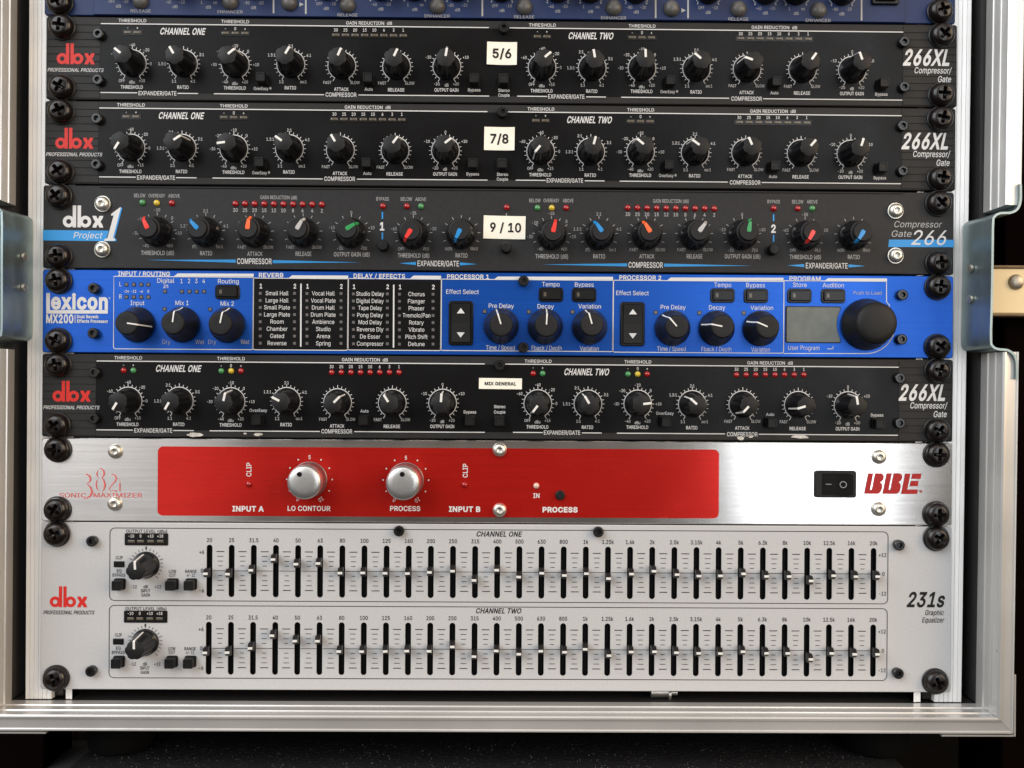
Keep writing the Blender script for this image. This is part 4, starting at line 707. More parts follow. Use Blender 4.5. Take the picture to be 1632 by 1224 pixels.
def place(row, L, Rr):
    """small mounting offset of a unit from two surveyed ends of its upper rule"""
    l5, r5 = P(154.4,575.3), P(1432,585.3); l1, r1 = P(*L), P(*Rr)
    dzl = l1[1]-l5[1]-(4-row)*44.45; dzr = r1[1]-r5[1]-(4-row)*44.45
    dxl = (l1[0]-l5[0]+r1[0]-r5[0])/2
    k = (dzr-dzl)/(r5[0]-l5[0])
    return dxl, dzl-k*l5[0], -k
A1 = [-52,-31,51,31,24,25,9,49,-10,-2,-50,-71,36,-20]
A2 = [-148,56,-98,-55,-31,37,52,-140,15,-51,-54,-24,41,18]
A5 = [-149,-150,12,-63,45,-33,4,-143,-31,83,-48,-137,-107,-9]
d1 = place(0, (160,38), (1440,51.6)); d2 = place(1, (157.4,172.4), (1438,184.8)); 
compressor(0, A1, False, 'black two channel compressor with label 5/6, directly under the navy blue unit', (776.2,823.7,67.4,104.2,'5/6',14,30,0.012), d1[0], d1[1], d1[2])
compressor(1, A2, False, 'black two channel compressor with label 7/8, directly above the unit with coloured knob pointers', (771.8,820,202.8,240.2,'7/8',14,29,0.010), d2[0], d2[1], d2[2])
compressor(4, A5, True, 'black compressor with chipped paint and the small paper label MIX GENERAL', (763.4,831.7,602.5,620.3,'MIX GENERAL',5,50,0.006), 0, 0, 0)

# ================================================================== older compressor with coloured pointers
Z3 = TOPZ-3*44.45
t, _ = unit('compressor', 'black compressor gate with red, blue, orange and green knob pointers and paper label 9 / 10', 2, 1, 'slate', 'audio compressor')
std_bolts(t)
for q0, q1 in ((43.0, 43.9), (0.5, 1.3)):
    g = G(); g.box(30, 455, 0, -0.5, q0, q1, 0.2); g.build('edge_lip', 'slate', t, 0)
ink = Ink(0, Z3)
pl3 = lambda u, v: PL(u, v, Z3)
BL3 = [(-9,'-')]
K3 = [(250.5,369.5),(328,370),(405.8,371),(483.1,371),(560,371.8),(658.6,373.6),(735,373.6),(878.7,375),(954.4,375),(1030.3,375),(1106.2,375),(1182.7,375),(1282.8,376),(1360,376)]
ANG3 = [-25,-43,7,30,58,-148,-155,13,-35,-32,37,8,-153,-150]
C3 = ['red','blue','orange','grey','green','red','blue']*2
NM3 = ['THRESHOLD (dB)','RATIO','ATTACK','RELEASE','OUTPUT GAIN (dB)','THRESHOLD (dB)','RATIO']*2
WD3 = [52,19,24,25,57,50,19]*2
SC3 = {0:[('-30',-34,2),('-20',-26,-20),('-10',0,-35),('0',24,-22),('+10',34,2),('-40',-18,22),('+20',20,22)],
       1:[('1.2:1',-34,-10),('2:1',0,-34),('4:1',32,-10),('1:1',-18,23),('oo:1',22,23)],
       2:[('FAST',-20,23),('SLOW',22,23)], 3:[('FAST',-20,23),('SLOW',22,23)],
       4:[('-10',-31,-9),('0',0,-33),('+10',32,-9),('-20',-18,24),('+20',20,24)],
       5:[('-60',-31,-9),('-35',0,-34),('-10',32,-9),('OFF',-19,23),('+10',20,23)], 6:[('MIN',-20,23),('MAX',21,23)]}
for i, (u, v) in enumerate(K3):
    x, z = pl3(u, v)
    for k in range(11):
        a = math.radians(-140+28*k)
        ink.linemm((x+8.7*math.sin(a), z+8.7*math.cos(a)), (x+10.2*math.sin(a), z+10.2*math.cos(a)), 0.28, 'dimwhite')
    for s_, du, dv in SC3[i % 7]: ink.text(s_, u+du, v+dv, 5, None, 'dimwhite')
    ink.text(NM3[i], u+0.6, v+33.6, 6.6, WD3[i], 'dimwhite', bold=0.008)
    knob(t, x, z, ANG3[i], me_cb, me_ct, me_cp[C3[i]])
for (u, v, k) in ((227.2,322.9,'ledgreen'),(249.9,323.5,'ledyellow'),(274,323.7,'ledred'),(610.2,328.6,'ledred'),(648.3,328.8,'ledred'),(671,329,'ledgreen'),
                  (807.4,330.7,'ledred'),(856.6,331.4,'ledgreen'),(879.3,331.4,'ledyellow'),(902.2,331.4,'ledred'),(1233,332.2,'ledred'),(1271.2,332.4,'ledred'),(1294.3,332.4,'ledgreen')):
    lamp(t, *pl3(u, v), k, 0.95)
for n_, u0, v0 in ((0,375.2,324.8),(1,1000.5,331.4)):
    for i, s_ in enumerate(('30','25','20','15','12','10','8','6','4','2')):
        u = u0+15.3*i; v = v0+0.13*i
        lamp(t, *pl3(u, v), 'ledred', 0.95); ink.text(s_, u, v+10, 5.6, None, 'dimwhite', bold=0.008)
for s_, u, v, wd in (('BELOW',222.9,311.6,18),('OVEREASY',250,311.9,26),('ABOVE',277.4,312.2,18),('GAIN REDUCTION (dB)',444.3,314.7,58),('BYPASS',609.7,317,20),
                     ('BELOW',647.8,317.2,18),('ABOVE',670.5,317.6,17),('BELOW',852.5,319.6,18),('OVEREASY',878.7,319.6,25),('ABOVE',905.5,319.8,17),
                     ('GAIN REDUCTION (dB)',1069,320.6,57),('BYPASS',1233,321.4,20),('BELOW',1271.2,321.6,18),('ABOVE',1294.3,321.6,17)):
    ink.text(s_, u, v, 5.6, wd, 'dimwhite')
ink.text('1', 609, 360.8, 12, None, bold=0.03); ink.text('2', 1232.6, 364.6, 12, None, bold=0.03)
for u, v in ((609.5,338),(609.5,370.5),(1232.8,341.5),(1232.8,374.5)): ink.line((u, v), (u, v+11), 2.2, 'cyanink')
for u, v in ((807.2,340),): ink.line((u, v), (u, v+4), 1.2, 'dimwhite')
ink.text('COMPRESSOR', 405.5, 416.4, 8.6, 55, bold=0.012); ink.text('COMPRESSOR', 1029, 422.3, 8.6, 55, bold=0.012)
ink.text('EXPANDER/GATE', 698.5, 420, 8.6, 66, bold=0.008); ink.text('EXPANDER/GATE', 1317.5, 423.5, 8.6, 67, bold=0.008)
def taper(u0, v0, u1, v1, th=5):          # pointed at u0, thick at u1
    ink.poly([(u0, v0), (u1, v1-th/2), (u1, v1+th/2)], 'cyanink')
for a in ((232.9,414.3,375.7,416.2),(575,418.3,434.7,417),(636.7,419.6,663,420),(760,421,733,420.6),(863,421.6,999.4,422.2),(1198.9,423.6,1058,422.6),
          (1254.5,423.1,1281.5,423.3),(1379.3,424,1352.2,423.8)): taper(*a)
dbx_logo(ink, 100.4, 164.7, 327.3, 343.5, 362.8, 'logowhite')
ink.poly([(68.6,366.6),(173.5,367.6),(168.5,384.4),(68.4,383.2)], 'cyanink')
ink.text('Project', 141, 375, 9.5, 45, it=0.25, dy=-0.06)
one = [(177.5,341),(191.5,330.5),(193,330.5),(180.5,379),(184,381),(183,384),(166,384),(167,381.2),(171.5,379.5),(181.5,343),(177.2,344)]
ink.poly([(a+2.2, b+0.6) for a, b in one], 'cyanink', dy=-0.04); inkn = Ink(0, Z3); inkn.poly(one, 'white', dy=-0.10); inkn.build(t, {'white': 'logo_numeral'})
ink.poly([(1416.8,381.9),(1520.5,382.3),(1520.3,394.0),(1415.5,393.7)], 'cyanink')
ink.text('Compressor', 1463, 357.5, 10, 76, 'dimwhite', it=0.2); ink.text('Gate', 1437, 372.5, 10, 32, 'dimwhite', it=0.2)
ink.text('266', 1481.7, 378.8, 23, 54, 'white', it=0.25, bold=0.004, dy=-0.06)
ink.build(t, {'cyanink': 'blue_stripe', 'logowhite': 'logo'})
g = G(); g.lathe(0, 0, [(3.0,0),(3.0,-0.4),(2.75,-0.5),(2.7,-5.0),(2.4,-5.5),(1.5,-5.6)], 28); me_rb = g.mesh('round_button', 'button')
for u, v in ((612,396),(807,399),(1230,402)): link('round_button', me_rb, t, (pl3(u, v-3)[0], 0, pl3(u, v-3)[1]))
for u, v in ((164.4,325.2),(163.9,397.6),(1426.5,336.2),(1426.5,407.6)): screw(t, me_zinc, 'bright_screw', *pl3(u, v), washer=True)
g = paper(22.2, 12.2, 11); x, z = pl3(804, 362.6)
pp = g.build('paper_label', 'paper', t, 60, loc=(x, -0.16, z), rot=(0, 0.016, 0))
i2 = Ink(0, 0, -0.30); i2.text('9 / 10', 0.6, 0, 4.6, 16.4, c='black', bold=0.012, mm=True); i2.build(pp)

# ================================================================== blue effects unit
Z4 = TOPZ-4*44.45
pl4 = lambda u, v: PL(u, v, Z4)
def box4(u, v, w_, h_, r): x, z = pl4(u, v); return rrect(x, z, w_/3.01, h_/3.01, r)
t, _ = unit('effects_processor', 'bright blue brushed reverb and effects processor with the large black dial', 3, 1, 'blue', 'effects processor')
std_bolts(t)
ink = Ink(0, Z4)
tl, br = pl4(404.2, 444), pl4(702, 558.8)
g = G(); g.box(tl[0], br[0], 0, -0.10, br[1], tl[1], 0.02); g.build('dark_window', 'overlay', t, 0)
def frame(u0, v0, u1, v1, bars=None):
    x0, z0 = pl4(u0, v0); x1, z1 = pl4(u1, v1)
    ink.loopmm([(x0, z0), (x0, z1+1.0), (x0+0.3, z1+0.3), (x0+1.0, z1), (x1-1.0, z1), (x1-0.3, z1+0.3), (x1, z1+1), (x1, z0), (x1-0.01, z0)], 0.42)
ink.y = -0.16
frame(181.7,440.4,403.4,557.4); frame(403.6,443.2,554.6,558.4); frame(554.6,443.8,703,558.8); frame(703,444.8,977,560.4); frame(977,446.6,1248.6,563)
for s_, u, v, wd in (('INPUT / ROUTING',229.8,436.3,82),('REVERB',432.2,438.5,39),('DELAY / EFFECTS',604.6,440,82),('PROCESSOR 1',746,441,67),('PROCESSOR 2',1020.5,442.6,67),('PROGRAM',1282.8,444.2,50)):
    ink.text(s_, u, v, 6.6, wd, bold=0.02)
for u0, u1, v in ((277.4,404.5,440.4),(459.7,555,443.4),(653.5,703,443.8),(787.3,977,445.4),(1063,1248.5,446.9),(1313.6,1413.5,448)):
    ink.poly([(u0, v), (u0+6, v-4.6), (u1, v-4.2), (u1, v+0.5)], 'white', dy=-0.01)
ink.line((1248.6,447.4),(1412.7,448.3),1.3)
bx, bz = pl4(1380.6, 517.3)
pts = [pl4(1412.7,448.3), pl4(1412.7,481), pl4(1418,487)]
for a in range(50, 181, 10):
    aa = math.radians(a); pts.append((bx+15.4*math.sin(aa), bz+15.4*math.cos(aa)))
pts.append(pl4(1248.6,563.4)); ink.loopmm(pts, 0.42, closed=False)
gl = G()
def sq(u, v, s_=1.55):
    x, z = pl4(u, v); gl.loft([(rrect(x,z,s_+0.5,s_+0.5,0.15,1), 0), (rrect(x,z,s_+0.5,s_+0.5,0.15,1), -0.2), (rrect(x,z,s_,s_,0.1,1), -0.2), (rrect(x,z,s_,s_,0.1,1), -0.19)], cap_last=False)
    gl.cur = 1; gl.loft([(rrect(x,z,s_,s_,0.1,1), -0.15), (rrect(x,z,s_*0.9,s_*0.9,0.1,1), -0.3)]); gl.cur = 0
for u in (201.5,213.3,225.2,236.5): sq(u, 453.5); sq(u, 473.5)
for u, s_ in zip((201.5,213.3,225.2,236.5), ('-24','-12','-6','0')): ink.text(s_, u, 464.3, 4.2, None, bold=0.01)
ink.text('L', 192.2, 452.7, 7, None); ink.text('R', 192.2, 472.7, 7, None)
sq(263,464.3); sq(262.5,492.6); sq(335,493)
for i, u in enumerate((290,302,313.5,325.3)): sq(u, 464.6); ink.text(str(i+1), u-0.5, 447.8, 7, None)
W_ = lambda s_, u, v, wd, h_=7: ink.text(s_, u, v, h_, wd)
W_('Digital',264.3,447.3,27); W_('In',264.3,455.6,7.5); W_('Routing',364.1,448.3,33); W_('Input',219.2,482.8,22); W_('Mix 1',290.3,482.8,21); W_('Mix 2',362.3,483.8,21)
for s_, u, wd in (('Dry',265.3,12.5),('Wet',318.6,14),('Dry',338.4,12.5),('Wet',390.6,14)): ink.text(s_, u, 544.8, 7, wd, 'dimwhite')
rows = [467.6,479.0,490.2,501.5,512.9,524.3,535.7,547.1]
cols = [(441.7,414.9,469.5,['Small Hall','Large Hall','Small Plate','Large Plate','Room','Chamber','Gated','Reverse'],0),
        (515.3,489.3,543.6,['Vocal Hall','Vocal Plate','Drum Hall','Drum Plate','Ambience','Studio','Arena','Spring'],0.3),
        (590,563.4,617.4,['Studio Delay','Digital Delay','Tape Delay','Pong Delay','Mod Delay','Reverse Dly','De Esser','Compressor'],0.9),
        (663.8,636.7,690.2,['Chorus','Flanger','Phaser','Tremolo/Pan','Rotary','Vibrato','Pitch Shift','Detune'],1.4)]
wn = {'Small Hall':36,'Large Hall':36,'Small Plate':41,'Large Plate':41,'Room':21,'Chamber':33,'Gated':22,'Reverse':30,'Vocal Hall':36,'Vocal Plate':39,'Drum Hall':36,'Drum Plate':39,
      'Ambience':35,'Studio':23,'Arena':21,'Spring':23,'Studio Delay':44,'Digital Delay':43,'Tape Delay':38,'Pong Delay':41,'Mod Delay':37,'Reverse Dly':42,'De Esser':32,'Compressor':42,
      'Chorus':26,'Flanger':27,'Phaser':25,'Tremolo/Pan':44,'Rotary':23,'Vibrato':25,'Pitch Shift':35,'Detune':26}
for cx, a, b, nm, dv in cols:
    ink.text('1', a+1, 456+dv, 7, None, bold=0.02); ink.text('2', b+0.5, 456.2+dv, 7, None, bold=0.02)
    for v, s_ in zip(rows, nm): sq(a, v+dv, 1.5); sq(b, v+dv, 1.5); ink.text(s_, cx, v+dv-0.3, 6.6, wn[s_])
ink.line((479.8,452.2),(479.4,552.5),2.2); ink.line((627.6,453.8),(627.2,554),2.2)
for s_, u, v, wd in (('Effect Select',737.1,465,52),('Pre Delay',799,487.4,40),('Decay',869.7,488.2,26),('Variation',939.7,488.2,36),('Tempo',878,453,28),('Bypass',931.2,453.5,30),
                     ('Time / Speed',797.5,554,46),('Fback / Depth',871.3,554.6,48),('Variation',939.2,555.4,30),('Effect Select',1008,467,52),('Pre Delay',1072.8,489.5,40),
                     ('Decay',1142.8,490,26),('Variation',1214,490.5,36),('Tempo',1151.8,454,27),('Bypass',1204,454.4,30),('Time / Speed',1070,555.9,46),('Fback / Depth',1141.7,556.4,48),
                     ('Variation',1212,557,30),('Store',1274.5,453.9,22),('Audition',1327.8,454.5,34),('User Program',1281,554.3,50)): W_(s_, u, v, wd)
ink.text('Push to Load', 1382.4, 466.8, 5.6, 45, 'dimwhite')
ink.line((1318,556),(1327.5,556),1.2); ink.line((1327.5,556.5),(1327.5,551.5),1.0)
for u, v in ((772.4,496.4),(843,497),(912.5,497.2),(1045,498),(1114.7,498.7),(1185.2,498.9)): sq(u, v, 1.7)
gl.build('indicator_lamps', ['gloss', 'ledgrey'], t, 0, kind='stuff')
# knobs
for u, v, a in ((219.2,517.3,98),(290.8,517.3,8),(362.8,517.8,12),(798.8,519.8,-17),(869,520.4,3),(939.5,521.1,-16),(1071.5,523,-41),(1141.7,523.4,-79),(1211.7,523.7,-67)):
    knob(t, *pl4(u, v), a, me_lb, me_lt, me_lp)
g = G(); g.lathe(0, 0, [(13.5,0),(13.8,-0.7),(13.6,-2.0),(12.7,-5.0),(11.6,-9.0),(10.9,-13.0)], 72); kk = link('large_dial', g.mesh('large_dial', 'softknob', 50), t, (bx, 0, bz))
g = G(); g.lathe(0, 0, [(10.9,-12.98),(10.6,-14.2),(9.9,-15.2),(7.5,-16.0),(4.0,-16.4),(1.5,-16.5)], 72); g.build('dial_cap', 'knobtop', kk, 60)
# lit push buttons
g = G(); g.loft([(rrect(0,0,12.9,7.6,1.6), 0), (rrect(0,0,12.9,7.6,1.6), -0.5), (rrect(0,0,12.3,7.0,1.4), -0.8), (rrect(0,0,11.0,5.7,0.7), -0.8), (rrect(0,0,10.8,5.5,0.6), -0.1),
                 (rrect(0,0,10.6,5.3,0.6), -0.1), (rrect(0,0,10.6,5.3,0.6), -1.5), (rrect(0,0,10.0,4.7,0.5), -1.9)])
me_wb = g.mesh('push_button', 'gloss', 25)
g = G(); g.box(-3.9, -2.5, -1.8, -1.96, -1.1, 1.1, 0.03); me_wl = g.mesh('button_lamp', 'ledbar', 0)
for u, v in ((362.8,465.5),(878,469.7),(930.7,470),(1151.3,471),(1204.5,471.5),(1273.8,471.5),(1327.5,471.8)):
    x, z = pl4(u, v); b_ = link('push_button', me_wb, t, (x, 0, z)); link('button_lamp', me_wl, b_)
# rockers
for u, v in ((734.6,515),(1007.7,516.5)):
    x, z = pl4(u, v)
    g = G(); g.loft([(rrect(0,0,13.0,23.4,1.6), 0), (rrect(0,0,13.0,23.4,1.6), -0.7), (rrect(0,0,12.3,22.7,1.3), -1.0), (rrect(0,0,10.4,20.8,0.7), -1.0), (rrect(0,0,10.2,20.6,0.6), -0.1)])
    rk = g.build('rocker_button', 'gloss', t, 25, loc=(x, 0, z))
    g = G(); xs = 4.9; v_ = []
    for zz, yy in ((10.1,-2.3),(5,-1.8),(0,-1.6),(-5,-1.8),(-10.1,-2.3)): v_ += [(-xs, yy, zz), (xs, yy, zz), (-xs, -0.2, zz), (xs, -0.2, zz)]
    f_ = []
    for i in range(4): a = 4*i; f_ += [(a, a+4, a+5, a+1), (a, a+2, a+6, a+4), (a+1, a+5, a+7, a+3)]
    f_ += [(0,1,3,2), (16,18,19,17)]
    g.raw(v_, f_); g.build('rocker', 'button', rk, 0)
    i2 = Ink(0, 0, -2.35)
    i2.poly([(-2.1,5.0),(2.1,5.0),(0,7.8)], mm=True); i2.poly([(-2.1,-5.0),(0,-7.8),(2.1,-5.0)], mm=True); i2.build(rk, {'white': 'arrow_marks'})
# display
x0, z1 = pl4(1254, 489.3); x1, z0 = pl4(1339.2, 545.4)
out = [(x0+0.6, z1), (x1-0.6, z1), (x1-0.1, z1-0.6)]
for i in range(1, 12):
    zz = z1-0.6+(z0-z1+1.2)*i/12; dz = zz-bz; out.append((min(x1-0.1, bx-math.sqrt(max(0, 15.9**2-dz*dz))), zz))
out += [(x1-0.1, z0+0.6), (x1-0.6, z0), (x0+0.6, z0), (x0, z0+0.6), (x0, z1-0.6)]
cxm, czm = sum(p[0] for p in out)/len(out), sum(p[1] for p in out)/len(out)
grow = lambda k: [(cxm+(p[0]-cxm)*(1+k/14), czm+(p[1]-czm)*(1+k/9.3)) for p in out]
g = G(); g.loft([(grow(0.5), 0), (grow(0.5), -0.35), (grow(0.15), -0.4), (grow(0), -0.2)], cap_last=False); dsp = g.build('display', 'gloss', t, 0)
g = G(); g.poly(grow(0), -0.2); g.build('display_glass', 'lcd', dsp, 0)
# logo
ink.poly([(73.9,467),(79.9,467),(79.9,494.2),(172,494.2),(172,499.8),(73.9,499.8)], 'white')
ink.text('exicon', 126.9, 480.6, 22.5, 90, bold=0.038)
ink.text('MX200', 95.5, 508, 12.8, 43, bold=0.032); ink.line((119.8,501.6),(119.8,514.6),1.1)
ink.text('Dual Reverb', 139.9, 504.7, 4.8, 34, bold=0.03); ink.text('Effects Processor', 147.6, 511.9, 4.8, 49, bold=0.03); ink.text('®', 174.6, 475.6, 4, None)
ink.build(t)
for u, v in ((152,460),(151.2,531.4),(1435.6,470.5),(1434.5,541),(834.4,448.4),(834,554)): screw(t, me_allen, 'socket_screw', *pl4(u, v))

# ================================================================== brushed aluminium enhancer with red field
Z6 = TOPZ-6*44.45
pl6 = lambda u, v: PL(u, v, Z6)
t, _ = unit('signal_enhancer', 'brushed aluminium rack unit with a long red field and two silver knobs', 5, 1, 'brushed', 'signal enhancer')
std_bolts(t)
a, b = pl6(251.7, 711.3), pl6(1145.4, 826.2)
g = G(); c_ = ((a[0]+b[0])/2, (a[1]+b[1])/2); g.loft([(rrect(*c_, b[0]-a[0], a[1]-b[1], 2.8, 6), 0), (rrect(*c_, b[0]-a[0], a[1]-b[1], 2.8, 6), -0.10)])
g.build('red_field', 'red', t, 30)
ink = Ink(0, Z6, -0.2)
ink.text('CLIP', 396.8, 748.4, 7.6, 22, rot=PI/2, bold=0.015); ink.text('CLIP', 741.5, 750, 7.6, 22, rot=PI/2, bold=0.015)
ink.text('INPUT A', 395.5, 810.8, 7.8, 50, bold=0.035); ink.text('INPUT B', 740.5, 811.4, 7.8, 50, bold=0.035)
ink.text('LO CONTOUR', 492.6, 810.2, 7.4, 68, bold=0.02); ink.text('PROCESS', 645.8, 810.4, 7.4, 48, bold=0.02); ink.text('PROCESS', 892.6, 812.3, 7.6, 56, bold=0.04)
ink.text('IN', 854.8, 789.8, 7, 10, bold=0.02)
for u, v in ((397,771.6),(740.5,772.6)): lamp(t, *pl6(u, v), 'ledred', 0.95)
lamp(t, *pl6(854.8,774.2), 'ledclear', 0.95)
g = G(); g.lathe(0, 0, [(2.6,0),(2.6,-0.3),(2.45,-0.35),(2.4,-1.6),(2.0,-1.9)], 28); link('round_button', g.mesh('round_button', 'button'), t, (pl6(892.6,789)[0], 0, pl6(892.6,789)[1]))
knurl = lambda a: 1-0.012*(0.5+0.5*math.cos(60*a))
g = G(); g.lathe(0, 0, [(9.4,0),(9.5,-0.5),(9.5,-1.5),(9.3,-1.7),(8.9,-9.5)], 240, [None,None,None,knurl,knurl]); me_sb = g.mesh('knob', 'knobside', 20)
g = G(); secs = [(circ(0,0,r,48), y) for r, y in [(8.9,-9.45),(8.9,-13.4),(8.5,-14.9),(7.4,-15.5),(5.0,-15.8),(2.0,-15.9)]]
g.loft(secs); me_st = g.mesh('knob_cap', 'satinknob', 60)
g = G(); g.lathe(0, 4.8, [(1.3,-15.4),(1.3,-15.98),(1.1,-16.05),(0.5,-15.98)], 20); me_sp = g.mesh('pointer', 'gloss', 30)
for u, v, an in ((493.4,764,-27),(647,765,-2)):
    x, z = pl6(u, v); knob(t, x, z, an, me_sb, me_st, me_sp)
    for k in range(1, 10):
        if k == 5: continue
        a = math.radians(-150+30*k); ink.poly([(x+12*math.sin(a)+0.42*math.cos(q*PI/4), z+12*math.cos(a)+0.42*math.sin(q*PI/4)) for q in range(8)], mm=True)
    ink.text('5', u, v-35.5, 6, None, bold=0.01)
    for s_, an in (('0',-150),('10',150)):
        a = math.radians(an); ink.text(s_, x+12.2*math.sin(a), z+12.2*math.cos(a), 2.1, None, rot=-a, mm=True)
# rocker switch
x0, z1 = pl6(1298.2,749.6); x1, z0 = pl6(1363,792.8); cx, cz = (x0+x1)/2, (z0+z1)/2
g = G(); g.loft([(rrect(0,0,x1-x0,z1-z0,1.2), 0), (rrect(0,0,x1-x0,z1-z0,1.2), -1.4), (rrect(0,0,x1-x0-0.7,z1-z0-0.7,1.0), -1.8), (rrect(0.3,0,15.6,11.2,0.3), -1.8), (rrect(0.3,0,15.6,11.2,0.3), -0.4)])
sw = g.build('power_switch', 'knobtop', t, 25, loc=(cx, 0, cz))
g = G(); g.raw([(-7.3,-1.2,-5.4),(0,-2.4,-5.4),(7.9,-5.0,-5.4),(-7.3,-1.2,5.4),(0,-2.4,5.4),(7.9,-5.0,5.4),(7.9,-0.4,5.4),(7.9,-0.4,-5.4),(-7.3,-0.4,5.4),(-7.3,-0.4,-5.4)],
               [(0,1,4,3),(1,2,5,4),(2,7,6,5),(0,3,8,9),(3,4,5,6,8),(0,9,7,2,1)]); rk = g.build('rocker', 'gloss', sw, 0)
def slopeink(i2, g_):    # marks lie on the sloping faces
    pass
g = G(); g.raw([(-5.5,-1.62,-0.12),(-2.5,-2.11,-0.12),(-2.5,-2.11,0.12),(-5.5,-1.62,0.12)], [(0,1,2,3)])
v_ = []; f_ = []
for i in range(24):
    a = 2*PI*i/24
    for r in (1.45, 1.75): xx = 3.2+r*math.sin(a)*0.95; v_.append((xx, -2.4-xx*(2.6/7.9)-0.12, r*math.cos(a)))
    j = (i+1) % 24; f_.append((2*i, 2*j, 2*j+1, 2*i+1))
g.raw(v_, f_); g.build('switch_marks', 'dimwhite', rk, 0)
for i in range(14): ink.poly([(1310+i*2.4+random.random(), 799.5+random.random()*2.5), (1311+i*2.4, 799.4), (1311.3+i*2.4, 801.5+random.random())], 'dimwhite')
# stylised three-letter mark on the right
def slant(pts, u0, sc): return [(u0+p[0]*sc+(787-(754.3+p[1]*32.7))*0.20-0, 754.3+p[1]*32.7) for p in pts]
def bshape(u0, wd):
    o = [(0,0),(0.30,0),(0.30,0.80),(0.42,0.80),(0.42,0)]
    o += [(0.75,0)]+[(0.75+0.22*math.sin(a), 0.22-0.22*math.cos(a)) for a in [PI*k/8 for k in range(1, 8)]]+[(0.80,0.44)]
    o += [(0.80+0.20*math.sin(a), 0.72-0.28*math.cos(a)) for a in [PI*k/8 for k in range(1, 9)]]+[(0,1.0)]
    return [(u0+x_*wd+(1-y_)*32.7*0.20, 754.4+y_*32.6) for x_, y_ in o]
for u0 in (1377.0, 1406.5): ink.poly(bshape(u0, 26.8), 'darkredink')
es = lambda x_, y_: (1436.0+x_*26+(1-y_)*32.7*0.20, 754.8+y_*32.4)
ink.poly([es(0,0),es(0.32,0),es(0.32,0.78),es(0.98,0.78),es(0.98,1.0),es(0,1.0)], 'darkredink')
ink.poly([es(0.44,0),es(1.0,0),es(1.0,0.26),es(0.44,0.26)], 'darkredink'); ink.poly([es(0.44,0.36),es(0.92,0.36),es(0.92,0.62),es(0.44,0.62)], 'darkredink')
ink.text('®', 1467.5, 784, 6.5, None, 'darkredink')
# thin-stroke number and name on the left
B = lambda pts: ink.brush([(80+a/10.2, 735+b/10.2, w_/10.2) for a, b, w_ in pts], 'paleredink')
B([(560,212,3),(600,215,16),(640,240,24),(657,280,28),(650,320,20),(625,348,12),(595,365,5),(630,395,14),(660,430,24),(678,480,30),(672,530,30),(640,575,24),(590,600,14),(535,606,4)])
B([(795,118,3),(835,122,14),(868,150,22),(880,190,26),(870,235,20),(840,270,9),(872,310,20),(890,370,28),(885,430,24),(865,470,14),(840,495,4)])
B([(785,150,3),(765,180,14),(760,215,18),(770,245,12),(785,265,4)]); B([(780,290,4),(755,330,14),(747,380,18),(755,430,16),(775,465,10),(790,480,4)])
B([(985,212,3),(1030,216,14),(1065,240,20),(1080,280,24),(1060,320,18),(1010,380,12),(970,430,12),(955,472,8),(1010,476,8),(1060,478,8),(1085,480,12)])
B([(1070,478,10),(1074,500,14)]); B([(1134,352,18),(1134,420,18),(1134,492,16)]); B([(1130,298,16),(1132,312,16)])
ink.text('SONIC', 115.7, 789.2, 7, 42, 'paleredink'); ink.text('MAXIMIZER', 187.6, 789.2, 7, 77, 'paleredink')
ink.build(t, {'darkredink': 'logo', 'paleredink': 'model_name'})
for u, v in ((184.2,719.2),(183.4,802.4),(796.3,717),(796.3,812.6),(1400.6,728),(1400,811.2)): screw(t, me_zinc, 'bright_screw', *pl6(u, v))

# ================================================================== two-row graphic equaliser
Z7 = TOPZ-8*44.45
pl7 = lambda u, v: PL(u, v, Z7)
US = [334+35.28*i for i in range(31)]
def slot_y(ch, i): return ((868.0+5.4*i/30, 951.8+4.9*i/30), (990.9+4.4*i/30, 1075.4+3.6*i/30))[ch]
holes = []; centres = []
for ch in (0, 1):
    for i, u in enumerate(US):
        va, vb = slot_y(ch, i); uu = u-(1.2 if ch else 0)*(1-i/60)
        x, za = pl7(uu, va); _, zb = pl7(uu, vb); centres.append((ch, i, x, za, zb))
        holes.append(rrect(x, (za+zb)/2, 3.1, za-zb, 1.54, 4)[::-1])
t, _ = unit('graphic_equaliser', 'silver grey equaliser two spaces tall with two rows of small sliders', 6, 2, 'silver', 'equaliser', holes=holes)
std_bolts(t, 2)
ink = Ink(0, Z7)
for (u0, v0, u1, v1, u2, v2, u3, v3) in ((175.2,842,1415.3,846.9,175,957.2,1414.6,962), (174.2,965.2,1414,969.4,174,1080.2,1413.2,1084.4)):
    A_, B_, C_, D_ = pl7(u0,v0), pl7(u1,v1), pl7(u3,v3), pl7(u2,v2)
    x0, x1, z1, z0 = (A_[0]+D_[0])/2, (B_[0]+C_[0])/2, (A_[1]+B_[1])/2, (C_[1]+D_[1])/2
    ink.loopmm(rrect((x0+x1)/2, (z0+z1)/2, x1-x0, z1-z0, 2.6, 6), 0.36, 'black')
FR = ['20','25','31.5','40','50','63','80','100','125','160','200','250','315','400','500','630','800','1k','1.25k','1.6k','2k','2.5k','3.15k','4k','5k','6.3k','8k','10k','12.5k','16k','20k']
POS = [[328,330,308,240,270,265,323,323,325,325,322,308,370,308,349,327,340,327,360,330,313,333,340,340,330,342,345,375,340,342,345],
       [312,312,283,208,240,240,305,303,303,303,303,277,335,303,322,302,308,290,328,307,307,312,315,315,305,315,315,352,315,322,322]]
